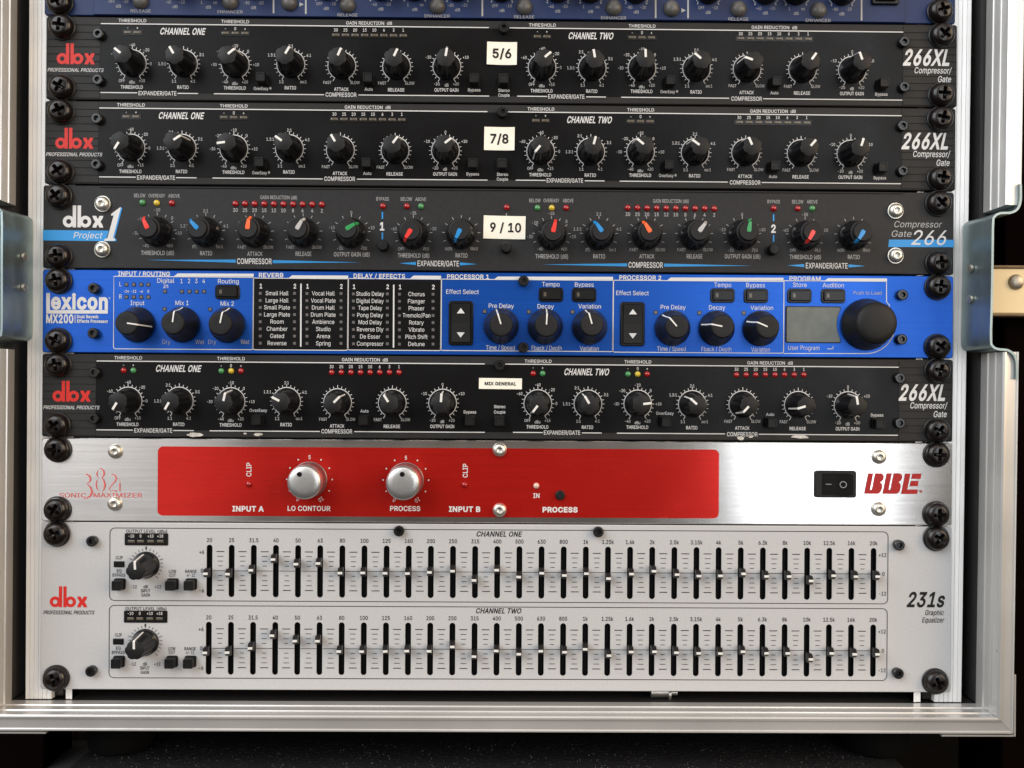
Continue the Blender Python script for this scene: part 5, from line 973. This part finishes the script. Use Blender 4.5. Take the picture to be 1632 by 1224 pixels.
# fader: a lever that leaves the slot, with a white index line
g = G(); g.loft([(rrect(0,0,1.5,4.0,0.3,1), 2.3), (rrect(0,0,1.5,3.6,0.3,1), -2.2), (rrect(0,0,2.7,4.8,0.3,1), -2.4), (rrect(0,0,2.7,4.6,0.3,1), -4.4)], cap_last=False)
g.raw([(-1.35,-4.4,2.3),(1.35,-4.4,2.3),(1.2,-6.6,0.75),(-1.2,-6.6,0.75),(-1.2,-6.6,-0.75),(1.2,-6.6,-0.75),(1.35,-4.4,-2.3),(-1.35,-4.4,-2.3)],
      [(0,3,2,1),(3,4,5,2),(4,7,6,5),(0,7,4,3),(1,2,5,6)])
me_fd = g.mesh('slider', 'cap', 0)
g = G(); g.box(-1.22, 1.22, -6.5, -6.72, -0.62, 0.62, 0.05); me_fl = g.mesh('index_line', 'pointer', 0)
for ch, i, x, za, zb in centres:
    u = US[i]-(1.2 if ch else 0)*(1-i/60)
    v = (830 if ch == 0 else 960)+POS[ch][i]/3.886
    xx, zz = PL(*(u, v), Z7); fx, fz = P(802, v, -6.6)
    z = P(u, v, -6.6)[1]-Z7
    f_ = link('slider', me_fd, t, (x+random.gauss(0, 0.12), 0, max(zb+3, min(za-3, z)))); f_.rotation_euler = (random.gauss(0, 0.02), random.gauss(0, 0.02), random.gauss(0, 0.03)); link('index_line', me_fl, f_)
for ch in (0, 1):
    dv = [0, 0][ch]
    vt = (878.9,886.4,894.1,901.7,917.2,925,932.7,940.4) if ch == 0 else (1002,1009.6,1017.4,1025,1040.5,1048.2,1056,1063.8)
    sl = 5.2 if ch == 0 else 4.0
    for i in range(30):
        u = US[i]+17.6-(1.0 if ch else 0); e = sl*i/30
        for k, v in enumerate(vt):
            L_ = (6.3, 4.6, 4.0, 3.3)[k if k < 4 else 7-k]
            x, z = pl7(u-0.2, v+e); ink.linemm((x-L_/3.01, z), (x+L_/3.01, z), 0.42 if k in (0, 7) else 0.3, 'black')
    v0 = 909.4 if ch == 0 else 1033.0
    xs = [pl7(328, v0)]
    for i in range(30):
        x0_ = pl7(US[i], 900)[0]+1.7; x1_ = pl7(US[i+1], 900)[0]-1.7; z_ = pl7(US[i], v0+sl*(i+0.5)/30)[1]
        ink.linemm((x0_, z_), (x1_, z_), 0.28, 'black')
    ink.linemm((pl7(US[30], 900)[0]+1.7, pl7(1400, v0+sl)[1]), (pl7(US[30], 900)[0]+3.6, pl7(1400, v0+sl)[1]), 0.28, 'black')
    vl = 860.6 if ch == 0 else 983.8
    for i, s_ in enumerate(FR): ink.text(s_, US[i]-(1.2 if ch else 0)*(1-i/60), vl+sl*i/30, 6.2, None, 'black', bold=0.0)
    for s_, du, k in (('+6',321.5,0),('-6',321.5,7)): ink.text(s_, du-ch, vt[k]+0.6, 6, None, 'black')
    ink.text('0', 322-ch, v0, 6, None, 'black')
    for s_, k in (('+12',0),('-12',7)): ink.text(s_, 1406.5-ch, vt[k]+sl+0.4, 6, None, 'black')
    ink.text('0', 1408-ch, v0+sl, 6, None, 'black')
    ink.text(('CHANNEL ONE','CHANNEL TWO')[ch], 795.7-ch*0.8, (851,973.4)[ch], 7.8, 72, 'black', it=0.22, bold=0.008)
    # input section
    o = (0, 0) if ch == 0 else (-1.2, 123.2)
    U = lambda u: u+o[0]
    V = lambda v: v+o[1]
    ink.text('OUTPUT LEVEL (dBu)', U(233.8), V(846.6), 5, 65, 'black')
    x, z = pl7(U(233.6), V(859.4)); g = G(); g.loft([(rrect(0,0,22.8,6.4,0.5), 0), (rrect(0,0,22.8,6.4,0.5), -0.3), (rrect(0,0,22.4,6.0,0.5), -0.45)]); lw = g.build('lamp_window', 'gloss', t, 0, loc=(x, 0, z))
    for u, s_ in ((209.8,'-10'),(224.6,'0'),(240.6,'+10'),(255.9,'+18')):
        xx, zz = pl7(U(u), V(854)); i3 = Ink(0, 0, -0.54) if s_ == '-10' else i3; i3.text(s_, xx-x, zz-z, 4.6/3.01, None, 'white', bold=0.008, mm=True)
        xx, zz = pl7(U(u), V(862.6)); link('bar_lamp', bar_mesh(None), lw, (xx-x, -0.1, zz-z))
    i3.build(lw)
    kx, kz = pl7(U(233), V(900.5))
    ink.arc(kx, kz, 7.0, -128, 135, 0.35, 'black')
    for k in range(21):
        a = math.radians(-138+13.8*k); L_ = 9.6 if k % 5 == 0 else 8.9
        ink.linemm((kx+7.6*math.sin(a), kz+7.6*math.cos(a)), (kx+L_*math.sin(a), kz+L_*math.cos(a)), 0.28, 'black')
    ink.text('0', U(233), V(873.2), 5, None, 'black')
    knob(t, kx, kz, (-3, -1)[ch], me_kb, me_kt, me_kp)
    ink.text('CLIP', U(190), V(888.6), 5, 11, 'black')
    x, z = pl7(U(190), V(899)); g = G(); g.loft([(rrect(x,z,5.6,3.2,0.4), 0), (rrect(x,z,5.6,3.2,0.4), -0.3), (rrect(x,z,5.0,2.6,0.3), -0.5)]); g.build('clip_lamp', 'gloss', t, 0)
    ink.text('EQ', U(190), V(909.7), 5, 7.5, 'black'); ink.text('BYPASS', U(189.6), V(916.4), 5, 20, 'black')
    ink.text('LOW', U(275.2), V(910.5), 5, 11.5, 'black'); ink.text('CUT', U(275.2), V(916.6), 5, 10, 'black')
    ink.text('RANGE', U(304.3), V(910.5), 5, 18, 'black'); ink.text('+/- 12', U(304), V(916.6), 5, 13, 'black')
    ink.text('-12', U(213.4), V(935), 5, 9, 'black'); ink.text('dB', U(232.3), V(935), 5, 7, 'black'); ink.text('+12', U(251.8), V(935), 5, 10, 'black')
    ink.text('INPUT', U(232), V(941.4), 5, 15, 'black'); ink.text('GAIN', U(232), V(948.2), 5, 13, 'black')
    for u in (191.5, 276.0, 305.3): push_button(t, *pl7(U(u), V(930.5)))
dbx_logo(ink, 79.5, 139, 934.2, 950.2, 967.9, 'redink')
ink.text('PROFESSIONAL PRODUCTS', 110.1, 976, 5.8, 80, 'black', it=0.22, bold=0.004)
ink.text('231s', 1476.6, 955.6, 22.5, 59, 'black', it=0.22, bold=0.014)
ink.text('Graphic', 1489.4, 976.3, 8, 30, 'black', it=0.2); ink.text('Equalizer', 1487.4, 988, 8, 35, 'black', it=0.2)
ink.build(t, {'redink': 'logo'})
for u, v in ((149,861.6),(147.6,1068),(1430.5,868),(1429,1071.5),(636.6,845.4),(953,846.8)): screw(t, me_allen, 'socket_screw', *pl7(u, v))

# ================================================================== navy unit at the top edge
Z0 = TOPZ
pl0 = lambda u, v: PL(u, v, Z0)
t, _ = unit('gate_unit', 'navy blue four channel unit cut off by the top of the picture', -1, 1, 'navy', 'audio gate', dz=0.2)
std_bolts(t)
xa, xb = pl0(150, 10)[0], pl0(1442, 10)[0]
g = G(); g.box(xa, xb, 0, -0.9, 0.4, 43.9, 0.3); g.build('raised_panel', 'navy', t, 0)
ink = Ink(0, Z0, -1.02)
g = G(); g.lathe(0, 0, [(4.3,-0.9),(4.3,-1.4),(3.9,-2.6),(2.9,-3.8),(1.5,-4.4)], 28); me_rr = g.mesh('rubber_button', 'rubber', 60)
sec0 = [(0, -22, 0), ]
def gk(u, v, lo, hi, dbu=0):
    x, z = pl0(u, v-26)
    ink.arc(x, z, 7.8, -140, 140, 0.35, 'dimwhite')
    for k in range(11):
        a = math.radians(-140+28*k); ink.ring(x+8.6*math.sin(a), z+8.6*math.cos(a), 0.42, 0.02, 'dimwhite', n=8)
    if lo: ink.text(lo, u-11, v, 4.8, None, 'dimwhite'); ink.text(hi, u+11, v, 4.8, None, 'dimwhite')
    ink.text('dB', u, v+7.5, 4.8, 8, 'dimwhite')
    k_ = knob(t, x, z, random.uniform(-120, 120), me_kb, me_kt, me_kp); k_.location.y = -0.9*MM
for k, (e, kn) in enumerate((((190,4),[(0,'OFF','-10'),(90,'-40','-20'),(143,'1','oo'),(215,'-80','-20')]), ((520.4,7.7),[(0,'OFF','-10'),(87,'-40','-20'),(141,'1','oo'),(209,'-80','-20')]),
                         ((800,11),[(0,'OFF','-10'),(88.8,'-40','-20'),(141,'1','oo'),(213.6,'-80','-20')]), ((1128,14),[(0,'OFF','-10'),(91,'-40','-20'),(140,'1','oo'),(212.7,'-80','-20')]))):
    for du, lo, hi in kn: gk(e[0]+du, e[1]+du*0.011, lo, hi)
for u, v, s_ in ((225.4,3.5,'RELEASE'),(367.6,5,'ENHANCER'),(461.8,6.4,''),(554.4,9.8,'RELEASE'),(697,11.6,'ENHANCER'),(835.5,13,'RELEASE'),(977.6,14.5,'ENHANCER'),(1069.4,15.8,''),(1176,16.5,'RELEASE'),(1303,18.5,'ENHANCER')):
    x, z = pl0(u, v); link('rubber_button', me_rr, t, (x, 0, z))
    if s_: ink.text(s_, u, v+15.6, 4.8, {'R':32,'E':40}[s_[0]], 'dimwhite')
    else: ink.poly([(u+16, v-1), (u+16, v+6), (u+23, v+2.5)], 'dimwhite')
for u, v in ((436.7,23),(488,24),(768.8,27.5),(1044.5,30.5),(1096,31),(1372,34.5)): ink.line((u, -60), (u, v), 2.6, 'dimwhite')
x, z = pl0(1409, -14)
g = G(); g.loft([(rrect(0,0,14.4,16,1.0), -0.9), (rrect(0,0,14.4,16,1.0), -2.2), (rrect(0,0,13.6,15.2,0.8), -2.6), (rrect(0,0,11,12.4,0.3), -2.6), (rrect(0,0,11,12.4,0.3), -1.2)])
sw = g.build('power_switch', 'gloss', t, 25, loc=(x, 0, z)); g = G(); g.raw([(-5,-1.4,6),(5,-1.4,6),(5,-3,0),(-5,-3,0),(5,-5,-6),(-5,-5,-6),(5,-1.2,-6),(-5,-1.2,-6)], [(0,3,2,1),(3,5,4,2),(5,7,6,4)]); g.build('rocker', 'knobtop', sw, 0)
ink.build(t)

# ================================================================== flight case
case = thing('flight_case', 'open black flight case with worn aluminium edges holding the stacked rack units', 'flight case', (240, 0, -14))
CO = Vector((240, 0, -14))
def cb(g, name, m, sm=30, parent=None, **kw):
    g.v = [(x-CO.x, y-CO.y, z-CO.z) for x, y, z in g.v]
    return g.build(name, m, parent or case, sm, **kw)
XR0 = P(1555, 1100, 2)[0]; XR1 = P(1572, 4, 2)[0]; XL0 = P(19, 1100, 2)[0]; XL1 = P(27.5, 4, 2)[0]
ZB = P(815, 1117.5, 2)[1]; ZB = (P(100,1117,2)[1]+P(1530,1120,2)[1])/2; ZT = TOPZ+60
def lean(x0, x1, z): return x0+(x1-x0)*(z-ZB)/(TOPZ-ZB)
PROF = [(1.2,3.0),(1.2,2.2),(0,2.0),(0,-5),(-0.55,-5.3),(-0.55,-6.0),(0,-6.3),(0,-13),(-0.55,-13.3),(-0.55,-14.0),(0,-14.3),(0,-19.5),(-0.5,-20.2),(-0.6,-21.6),(0.2,-22.4),(1.2,-22.2),(1.6,-21.4),(2.2,-21.3),
        (6.4,-21.0),(6.9,-21.5),(7.6,-21.5),(8.0,-20.8),(8.4,-19),(8.6,3.0)]
def sweep(ends, name):
    """ends: two functions profile point -> (x, y, z)"""
    g = G(); n = len(PROF)
    for e in ends:
        for o, y in PROF: g.v.append(e(o, y))
    for i in range(n): j = (i+1) % n; g.f.append((i, j, n+j, n+i))
    g.f += [tuple(range(n)), tuple(range(2*n-1, n-1, -1))]; g.mi = [0]*len(g.f)
    import bmesh
    me = g  # recalc outward normals below
    g.v = [(x-CO.x, y-CO.y, z-CO.z) for x, y, z in g.v]
    o = g.build(name, 'extr', case, 28)
    bm = bmesh.new(); bm.from_mesh(o.data); bmesh.ops.recalc_face_normals(bm, faces=bm.faces); bm.to_mesh(o.data); bm.free()
    o.data.polygons.foreach_set('use_smooth', [True]*len(o.data.polygons)); o.data.set_sharp_from_angle(angle=math.radians(28))
    return o
sweep([lambda o, y: (XL0-o, y, ZB-o), lambda o, y: (XR0+o, y, ZB-o)], 'edge_extrusion')
zl0, zl1 = P(1600, 562, -10)[1], P(1600, 333, -10)[1]        # the latch opening
sweep([lambda o, y: (XR0+o+0.06, y, ZB-o+0.10), lambda o, y: (lean(XR0,XR1,zl0)+o, y, zl0)], 'edge_extrusion')
sweep([lambda o, y: (lean(XR0,XR1,zl1)+o, y, zl1), lambda o, y: (lean(XR0,XR1,ZT)+o, y, ZT)], 'edge_extrusion')
zq0, zq1 = P(20, 556, -10)[1], P(20, 321, -10)[1]
sweep([lambda o, y: (XL0-o-0.06, y, ZB-o+0.10), lambda o, y: (lean(XL0,XL1,zq0)-o, y, zq0)], 'edge_extrusion')
sweep([lambda o, y: (lean(XL0,XL1,zq1)-o, y, zq1), lambda o, y: (lean(XL0,XL1,ZT)-o, y, ZT)], 'edge_extrusion')
# corner braces on the outside of the lower corners
for sx, X in ((1, XR0), (-1, XL0)):
    g = G(); a = X+sx*8.7; b = X+sx*9.7
    g.box(min(a, b), max(a, b), 30, -20.5, ZB-9.6, ZB+22, 0.3); cb(g, 'corner_brace', 'extr')
    g = G(); a = X+sx*9.7; b = X-sx*28
    g.box(min(a, b), max(a, b), 30, -20.0, ZB-9.9, ZB-8.9, 0.3); cb(g, 'corner_brace', 'extr')
# walls
g = G(); g.box(XR0+0.9, XR0+8.4, 420, 3.1, ZB, ZT, 0); cb(g, 'side_wall', 'ply', 0)
g = G(); g.box(XL0-8.4, XL0-0.9, 420, 3.1, ZB, ZT, 0); cb(g, 'side_wall', 'ply', 0)
g = G(); g.box(XL0-8.3, XR0+8.3, 419.9, 3.2, ZB-8.4, ZB-1.3, 0); cb(g, 'base_board', 'ply', 0)
g = G(); g.box(XL0-9, XR0+9, 428, 420.5, ZB-8, ZT, 0); cb(g, 'back_wall', 'void', 0)
# rack rails: outer flange, threaded channel, inner flange
def rail(sx, xo0, xo1, xs0, xs1, xi):
    """xo outer edge (bottom, top); the channel runs from xs0 to xs1; xi is the inner edge"""
    g = G(); zt = ZT; zb = ZB+0.3
    def strip(a0, a1, b0, b1, y0=12.0, y1=3.15):
        lo0, hi0 = min(a0, b0), max(a0, b0); lo1, hi1 = min(a1, b1), max(a1, b1)
        g.raw([(lo0,y1,zb),(hi0,y1,zb),(hi1,y1,zt),(lo1,y1,zt),(lo0,y0,zb),(hi0,y0,zb),(hi1,y0,zt),(lo1,y0,zt)], [(0,1,2,3),(0,3,7,4),(1,5,6,2),(0,4,5,1)])
    xt = xo0+(xo1-xo0)*(zt-zb)/(TOPZ-zb); n = 6; wd = (xs0-xo0)/n
    for i in range(n):                                # ribbed outer flange
        a = xo0+wd*i; b = xo0+wd*(i+1)-0.35*sx*-1
        strip(a+(0 if i == 0 else -0.0), xt+(a-xo0), xo0+wd*(i+1)+0.3*sx, xt+wd*(i+1)+0.3*sx)
        strip(xo0+wd*(i+1)+0.3*sx, xt+wd*(i+1)+0.3*sx, xo0+wd*(i+1), xt+wd*(i+1), 12, 3.6)
    strip(xs1, xs1, xi, xi)
    strip(xi-(-sx)*0.0, xi, xi+sx*1.2, xi+sx*1.2, 12, 2.9)
    strip(xs0, xs0, xs1, xs1, 16, 11.0)
    cb(g, 'rack_rail', 'rail', 0)
rail(1, P(1532,1090,3.2)[0], P(1548,4,3.2)[0], P(1489,1110,3.2)[0], P(1467,1110,3.2)[0], P(1456,1110,3.2)[0])
rail(-1, P(41,1090,3.2)[0], P(47,4,3.2)[0], P(82,1110,3.2)[0], P(105,1110,3.2)[0], P(115,1110,3.2)[0])
g = G(); g.box(P(84,1110,8)[0], P(103,1110,8)[0], 11, 7, ZB+0.4, ZB+60, 0.3); cb(g, 'thread_strip', 'bolt')
g = G(); g.box(P(1468,1110,8)[0], P(1488,1110,8)[0], 11, 7, ZB+0.4, ZB+60, 0.3); cb(g, 'thread_strip', 'void')
# pressed latch recesses: the sheet follows a shallow U and is seen from inside
def latch(sx, prof, back, rivets):
    pts = []
    for i, (u, v) in enumerate(prof): pts.append(P(u, v, -23))
    g = G(); n = len(pts); th = 1.15
    nor = []
    for i in range(n):
        a, b = pts[max(0,i-1)], pts[min(n-1,i+1)]; d = math.hypot(b[0]-a[0], b[1]-a[1]); nor.append((-(b[1]-a[1])/d, (b[0]-a[0])/d))
    ys = [(-23, 0), (-22.4, 0), (-13, 0.05), (-10.5, 0.25), (-8.5, 0.7), (0, 2.1), (2.8, 2.5)]
    k = -1 if sx > 0 else 1
    cz = (pts[0][1]+pts[-1][1])/2
    for y, inn in ys:
        for side in (0, 1):
            for i in range(n):
                mid = 1 if 0.18 < i/(n-1) < 0.82 else 0.0
                off = th*side
                g.v.append((pts[i][0]+nor[i][0]*off*(1)+(-sx)*inn*mid, y, pts[i][1]+nor[i][1]*off))
    for q in range(len(ys)-1):
        for side in (0, 1):
            b0 = (2*q+side)*n; b1 = (2*q+2+side)*n
            for i in range(n-1): g.f.append((b0+i, b0+i+1, b1+i+1, b1+i))
    for i in range(n-1): g.f.append((i, n+i, n+i+1, i+1))
    g.mi = [0]*len(g.f)
    o = cb(g, 'latch_recess', 'plate', 50)
    gr = G(); gr.lathe(0, 0, [(2.1,0.5),(2.1,-0.2),(1.8,-0.7),(1.0,-0.9)], 20)
    me = gr.mesh('rivet', 'zinc')
    for (u, v, d) in rivets:
        x = (pts[n//2][0]-sx*2.2); z = P(u, v, d)[1]
        r = link('rivet', me, o, (x-CO.x, d-CO.y, z-CO.z), rot=(0, 0, math.radians(-78*sx)))
    return o
def smooth_path(p, k=5):
    out = []
    for i in range(len(p)-1):
        p0, p1, p2, p3 = p[max(0,i-1)], p[i], p[i+1], p[min(len(p)-1,i+2)]
        for j in range(k):
            s_ = j/k; a = [0.5*((2*p1[m])+(-p0[m]+p2[m])*s_+(2*p0[m]-5*p1[m]+4*p2[m]-p3[m])*s_*s_+(-p0[m]+3*p1[m]-3*p2[m]+p3[m])*s_**3) for m in (0, 1)]
            out.append(tuple(a))
    out.append(p[-1]); return out
latch(1, smooth_path([(1625,293),(1625,318),(1621,331),(1611,337),(1594,338),(1584,344),(1581,356),(1580,420),(1579,480),(1577.5,540),(1581,553),(1590,558),(1606,560),(1615,567),(1619,580),(1619,604)]), 0,
      [(1554,428,-5.5),(1553.5,477,-5.5)])
latch(-1, smooth_path([(-42,293),(-42,312),(-38,322),(-28,327),(-8,329),(1,334),(4.5,345),(4.5,420),(4.5,480),(4,528),(0,537),(-8,541),(-28,543),(-36,550),(-38,562),(-38,600)][::-1]), 0,
      [(31,409,-5.5),(30.5,458,-5.5)])
# rubber feet under the case
for u in (191, 1395):
    x, z = P(u, 1168, 12); g = G()
    n = 32; r0 = 18
    vs = []
    for y_, r in ((0, 1.0), (-12, 1.0), (-20, 0.92), (-22, 0.8)):
        for i in range(n): a = 2*PI*i/n; vs.append((x+r0*r*math.cos(a), 14+r0*r*math.sin(a), ZB-9.0+y_*0.9))
    fs = []
    for q in range(3):
        for i in range(n): j = (i+1) % n; fs.append((q*n+i, (q+1)*n+i, (q+1)*n+j, q*n+j))
    fs.append(tuple(range(3*n, 4*n))[::-1]); g.raw(vs, fs); cb(g, 'rubber_foot', 'footrubber', 40)
ZC = ZB-9.0-22*0.9

# connector lying in the gap under the equaliser
x, z = P(1050, 1108, 12)[0], ZB+0.9
cn = thing('cable_connector', 'small bright metal plug in the dark gap under the silver equaliser', 'plug', (x, 12, z))
g = G()
def tube(g, x0, x1, y, z, r, n=16):
    b = len(g.v)
    for xx in (x0, x1):
        for i in range(n): a = 2*PI*i/n; g.v.append((xx, y+r*math.cos(a), z+r*math.sin(a)))
    for i in range(n): j = (i+1) % n; g.f.append((b+i, b+j, b+n+j, b+n+i))
    g.f += [tuple(b+i for i in range(n))[::-1], tuple(b+n+i for i in range(n))]; g.mi += [0]*(n+2)
tube(g, -4.5, 5.0, 0, 1.5, 3.0); g.build('plug_body', 'zinc', cn)
g = G(); tube(g, 5.0, 6.2, 0, 0.5, 3.9); g.build('plug_collar', 'zinc', cn)
g = G(); tube(g, 6.2, 10.0, 0, 1.2, 1.6); g.build('plug_tip', 'zinc', cn)

# ================================================================== what stands around the case
cab = thing('speaker_cabinet', 'black cabinet with a gritty coating under the flight case', 'speaker cabinet', (230, 100, ZC-400))
xa, xb = P(117, 1215, 2)[0], P(1440, 1215, 2)[0]
g = G(); R_ = 26
def ro(x0, x1, y0, y1, r, n=8):
    o = []
    for sx, sy, a0 in ((1,1,0),(1,-1,PI/2),(-1,-1,PI),(-1,1,1.5*PI)):
        for i in range(n+1): a = a0+PI/2*i/n; o.append(((x0+x1)/2+sx*((x1-x0)/2-r)+r*math.sin(a), (y0+y1)/2+sy*((y1-y0)/2-r)+r*math.cos(a)))
    return o
secs = [(0,-400),(0,-9),(2.5,-3),(8,0)]; n = len(ro(0,1000,0,1000,R_)); vs = []; fs = []
for ins, dz in secs:
    for p in ro(xa+ins, xb-ins, -62+ins, 360-ins, R_): vs.append((p[0]-230, p[1]-100, dz+400))
for q in range(len(secs)-1):
    for i in range(n): j = (i+1) % n; fs.append((q*n+i, q*n+j, (q+1)*n+j, (q+1)*n+i))
fs.append(tuple(3*n+i for i in range(n))); g.raw(vs, fs); g.build('cabinet_body', 'grit', cab, 50)
# pale grit stuck in the coating of the cabinet top
g = G()
for i in range(1500):
    x = random.uniform(xa+10, xb-10); y = random.uniform(-56, 20); r = random.uniform(0.08, 0.24)
    zz = 0; a = random.uniform(0, PI)
    if random.random() < 0.0: continue
    g.raw([(x-230+r*math.cos(a+k*2.09), y-100+r*math.sin(a+k*2.09), 400+0.02) for k in range(3)]+[(x-230, y-100, 400+r*1.3)], [(0,1,3),(1,2,3),(2,0,3)])
MAT['gritgrain'] = mat('pale_grit', (0.12,0.12,0.13), 0.3, spec=0.8)
g.build('coating_grit', 'gritgrain', cab, 0, kind='stuff')

pl = thing('cream_plate', 'cream metal plate with a round screw, on a dark upright beside the right latch recess', 'metal plate', (P(1640,464,16)[0], 16, P(1640,464,16)[1]))
x0, z1 = P(1578, 423, 14); x1, z0 = P(1700, 500, 14); ox, oz = P(1640,464,16)
g = G(); g.box(x0-ox, x1-ox, 8, -2, z0-oz, z1-oz-1.6, 0.4); g.build('plate_face', 'cream', pl, 0)
for q0, q1 in ((z1-oz-1.5, z1-oz), (z0-oz-1.6, z0-oz-0.1)):
    g = G(); g.box(x0-ox, x1-ox, 9, -3.2, q0, q1, 0.4); g.build('plate_rim', 'tan', pl, 0)
xs, zs = P(1622, 449, 12); g = G(); g.lathe(0, 0, [(4.2,0),(4.2,-0.6),(3.6,-1.7),(2.2,-2.3)], 28); MAT['dullzinc'] = mat('dull_screw', (0.30,0.27,0.22), 0.4, metal=0.8, noise=(300,0.4,ISO))
g.build('screw_head', 'dullzinc', pl, loc=(xs-ox, -2, zs-oz))

g = G(); g.box(x0-ox+14, x1-ox+30, 60, 9.5, ZC-400-oz, z1-oz+160, 1.0); g.build('upright_post', 'darkwall', pl, 0)

bk = thing('board_stack', 'maroon boards seen past the left latch recess', 'boards', (P(-60,430,60)[0], 60, P(-60,540,60)[1]))
for k, (v0, v1, m_) in enumerate(((333,372,'maroon'),(374,378,'paper'),(380,428,'plate'),(430,434,'paper'),(436,530,'maroon'))):
    x0, z1 = P(-90, v0, 45); x1, z0 = P(6, v1, 45); g = G(); ox, oz = P(-60,430,60)[0], P(-60,540,60)[1]
    g.box(x0-ox, x1-ox, 40, -5, z0-oz, z1-oz, 0.3); g.build('board', m_, bk, 0)

g = G(); g.box(P(-90,430,45)[0]-ox, P(2,430,45)[0]-ox, 80, 40.5, ZC-400-oz, z1-oz+250, 1.0); g.build('backing_board', 'darkwall', bk, 0)
ox, oz = P(-60,1180,220)[0], ZC-400
bx0 = thing('cardboard_box', 'tan cardboard box low on the left behind the case corner', 'box', (ox, 240, oz))
x1 = P(27, 1160, 150)[0]; g = G(); g.box(-220, x1-ox, 150, -60, 0, P(20,1150,180)[1]-oz, 1.0); g.build('box_body', 'tan', bx0, 0)
g = G(); g.box(-220, x1-ox-0.2, -60.2, -60.6, 300, 304, 0.1); g.build('box_flap', 'tan', bx0, 0)
ox, oz = P(-60,1210,100)[0], ZC-400
ld = thing('equipment_case', 'dark grey closed equipment case on the left below the flight case corner', 'case', (ox, 90, oz))
x1 = P(104, 1215, 60)[0]; zt = P(20, 1189, 140)[1]
g = G(); g.box(-260, x1-ox, 60, -70, 0, zt-oz, 4.0); g.build('case_body', 'ply', ld, 0)
g = G(); g.box(-262, x1-ox+1.5, 61, -71, zt-oz-60, zt-oz-56, 0.5); g.build('case_seam', 'void', ld, 0)

fl = G(); fl.raw([(-9000,-9000,0),(9000,-9000,0),(9000,9000,0),(-9000,9000,0)], [(0,1,2,3)])
fo = fl.build('floor', 'wood', None, 0, loc=(0, 0, ZC-400.2), kind='structure')
wl = G(); wl.box(-3500, 3500, 40, 0, 0, 3000, 0); wl.build('wall', 'darkwall', None, 0, loc=(0, 1400, ZC-400), kind='structure')
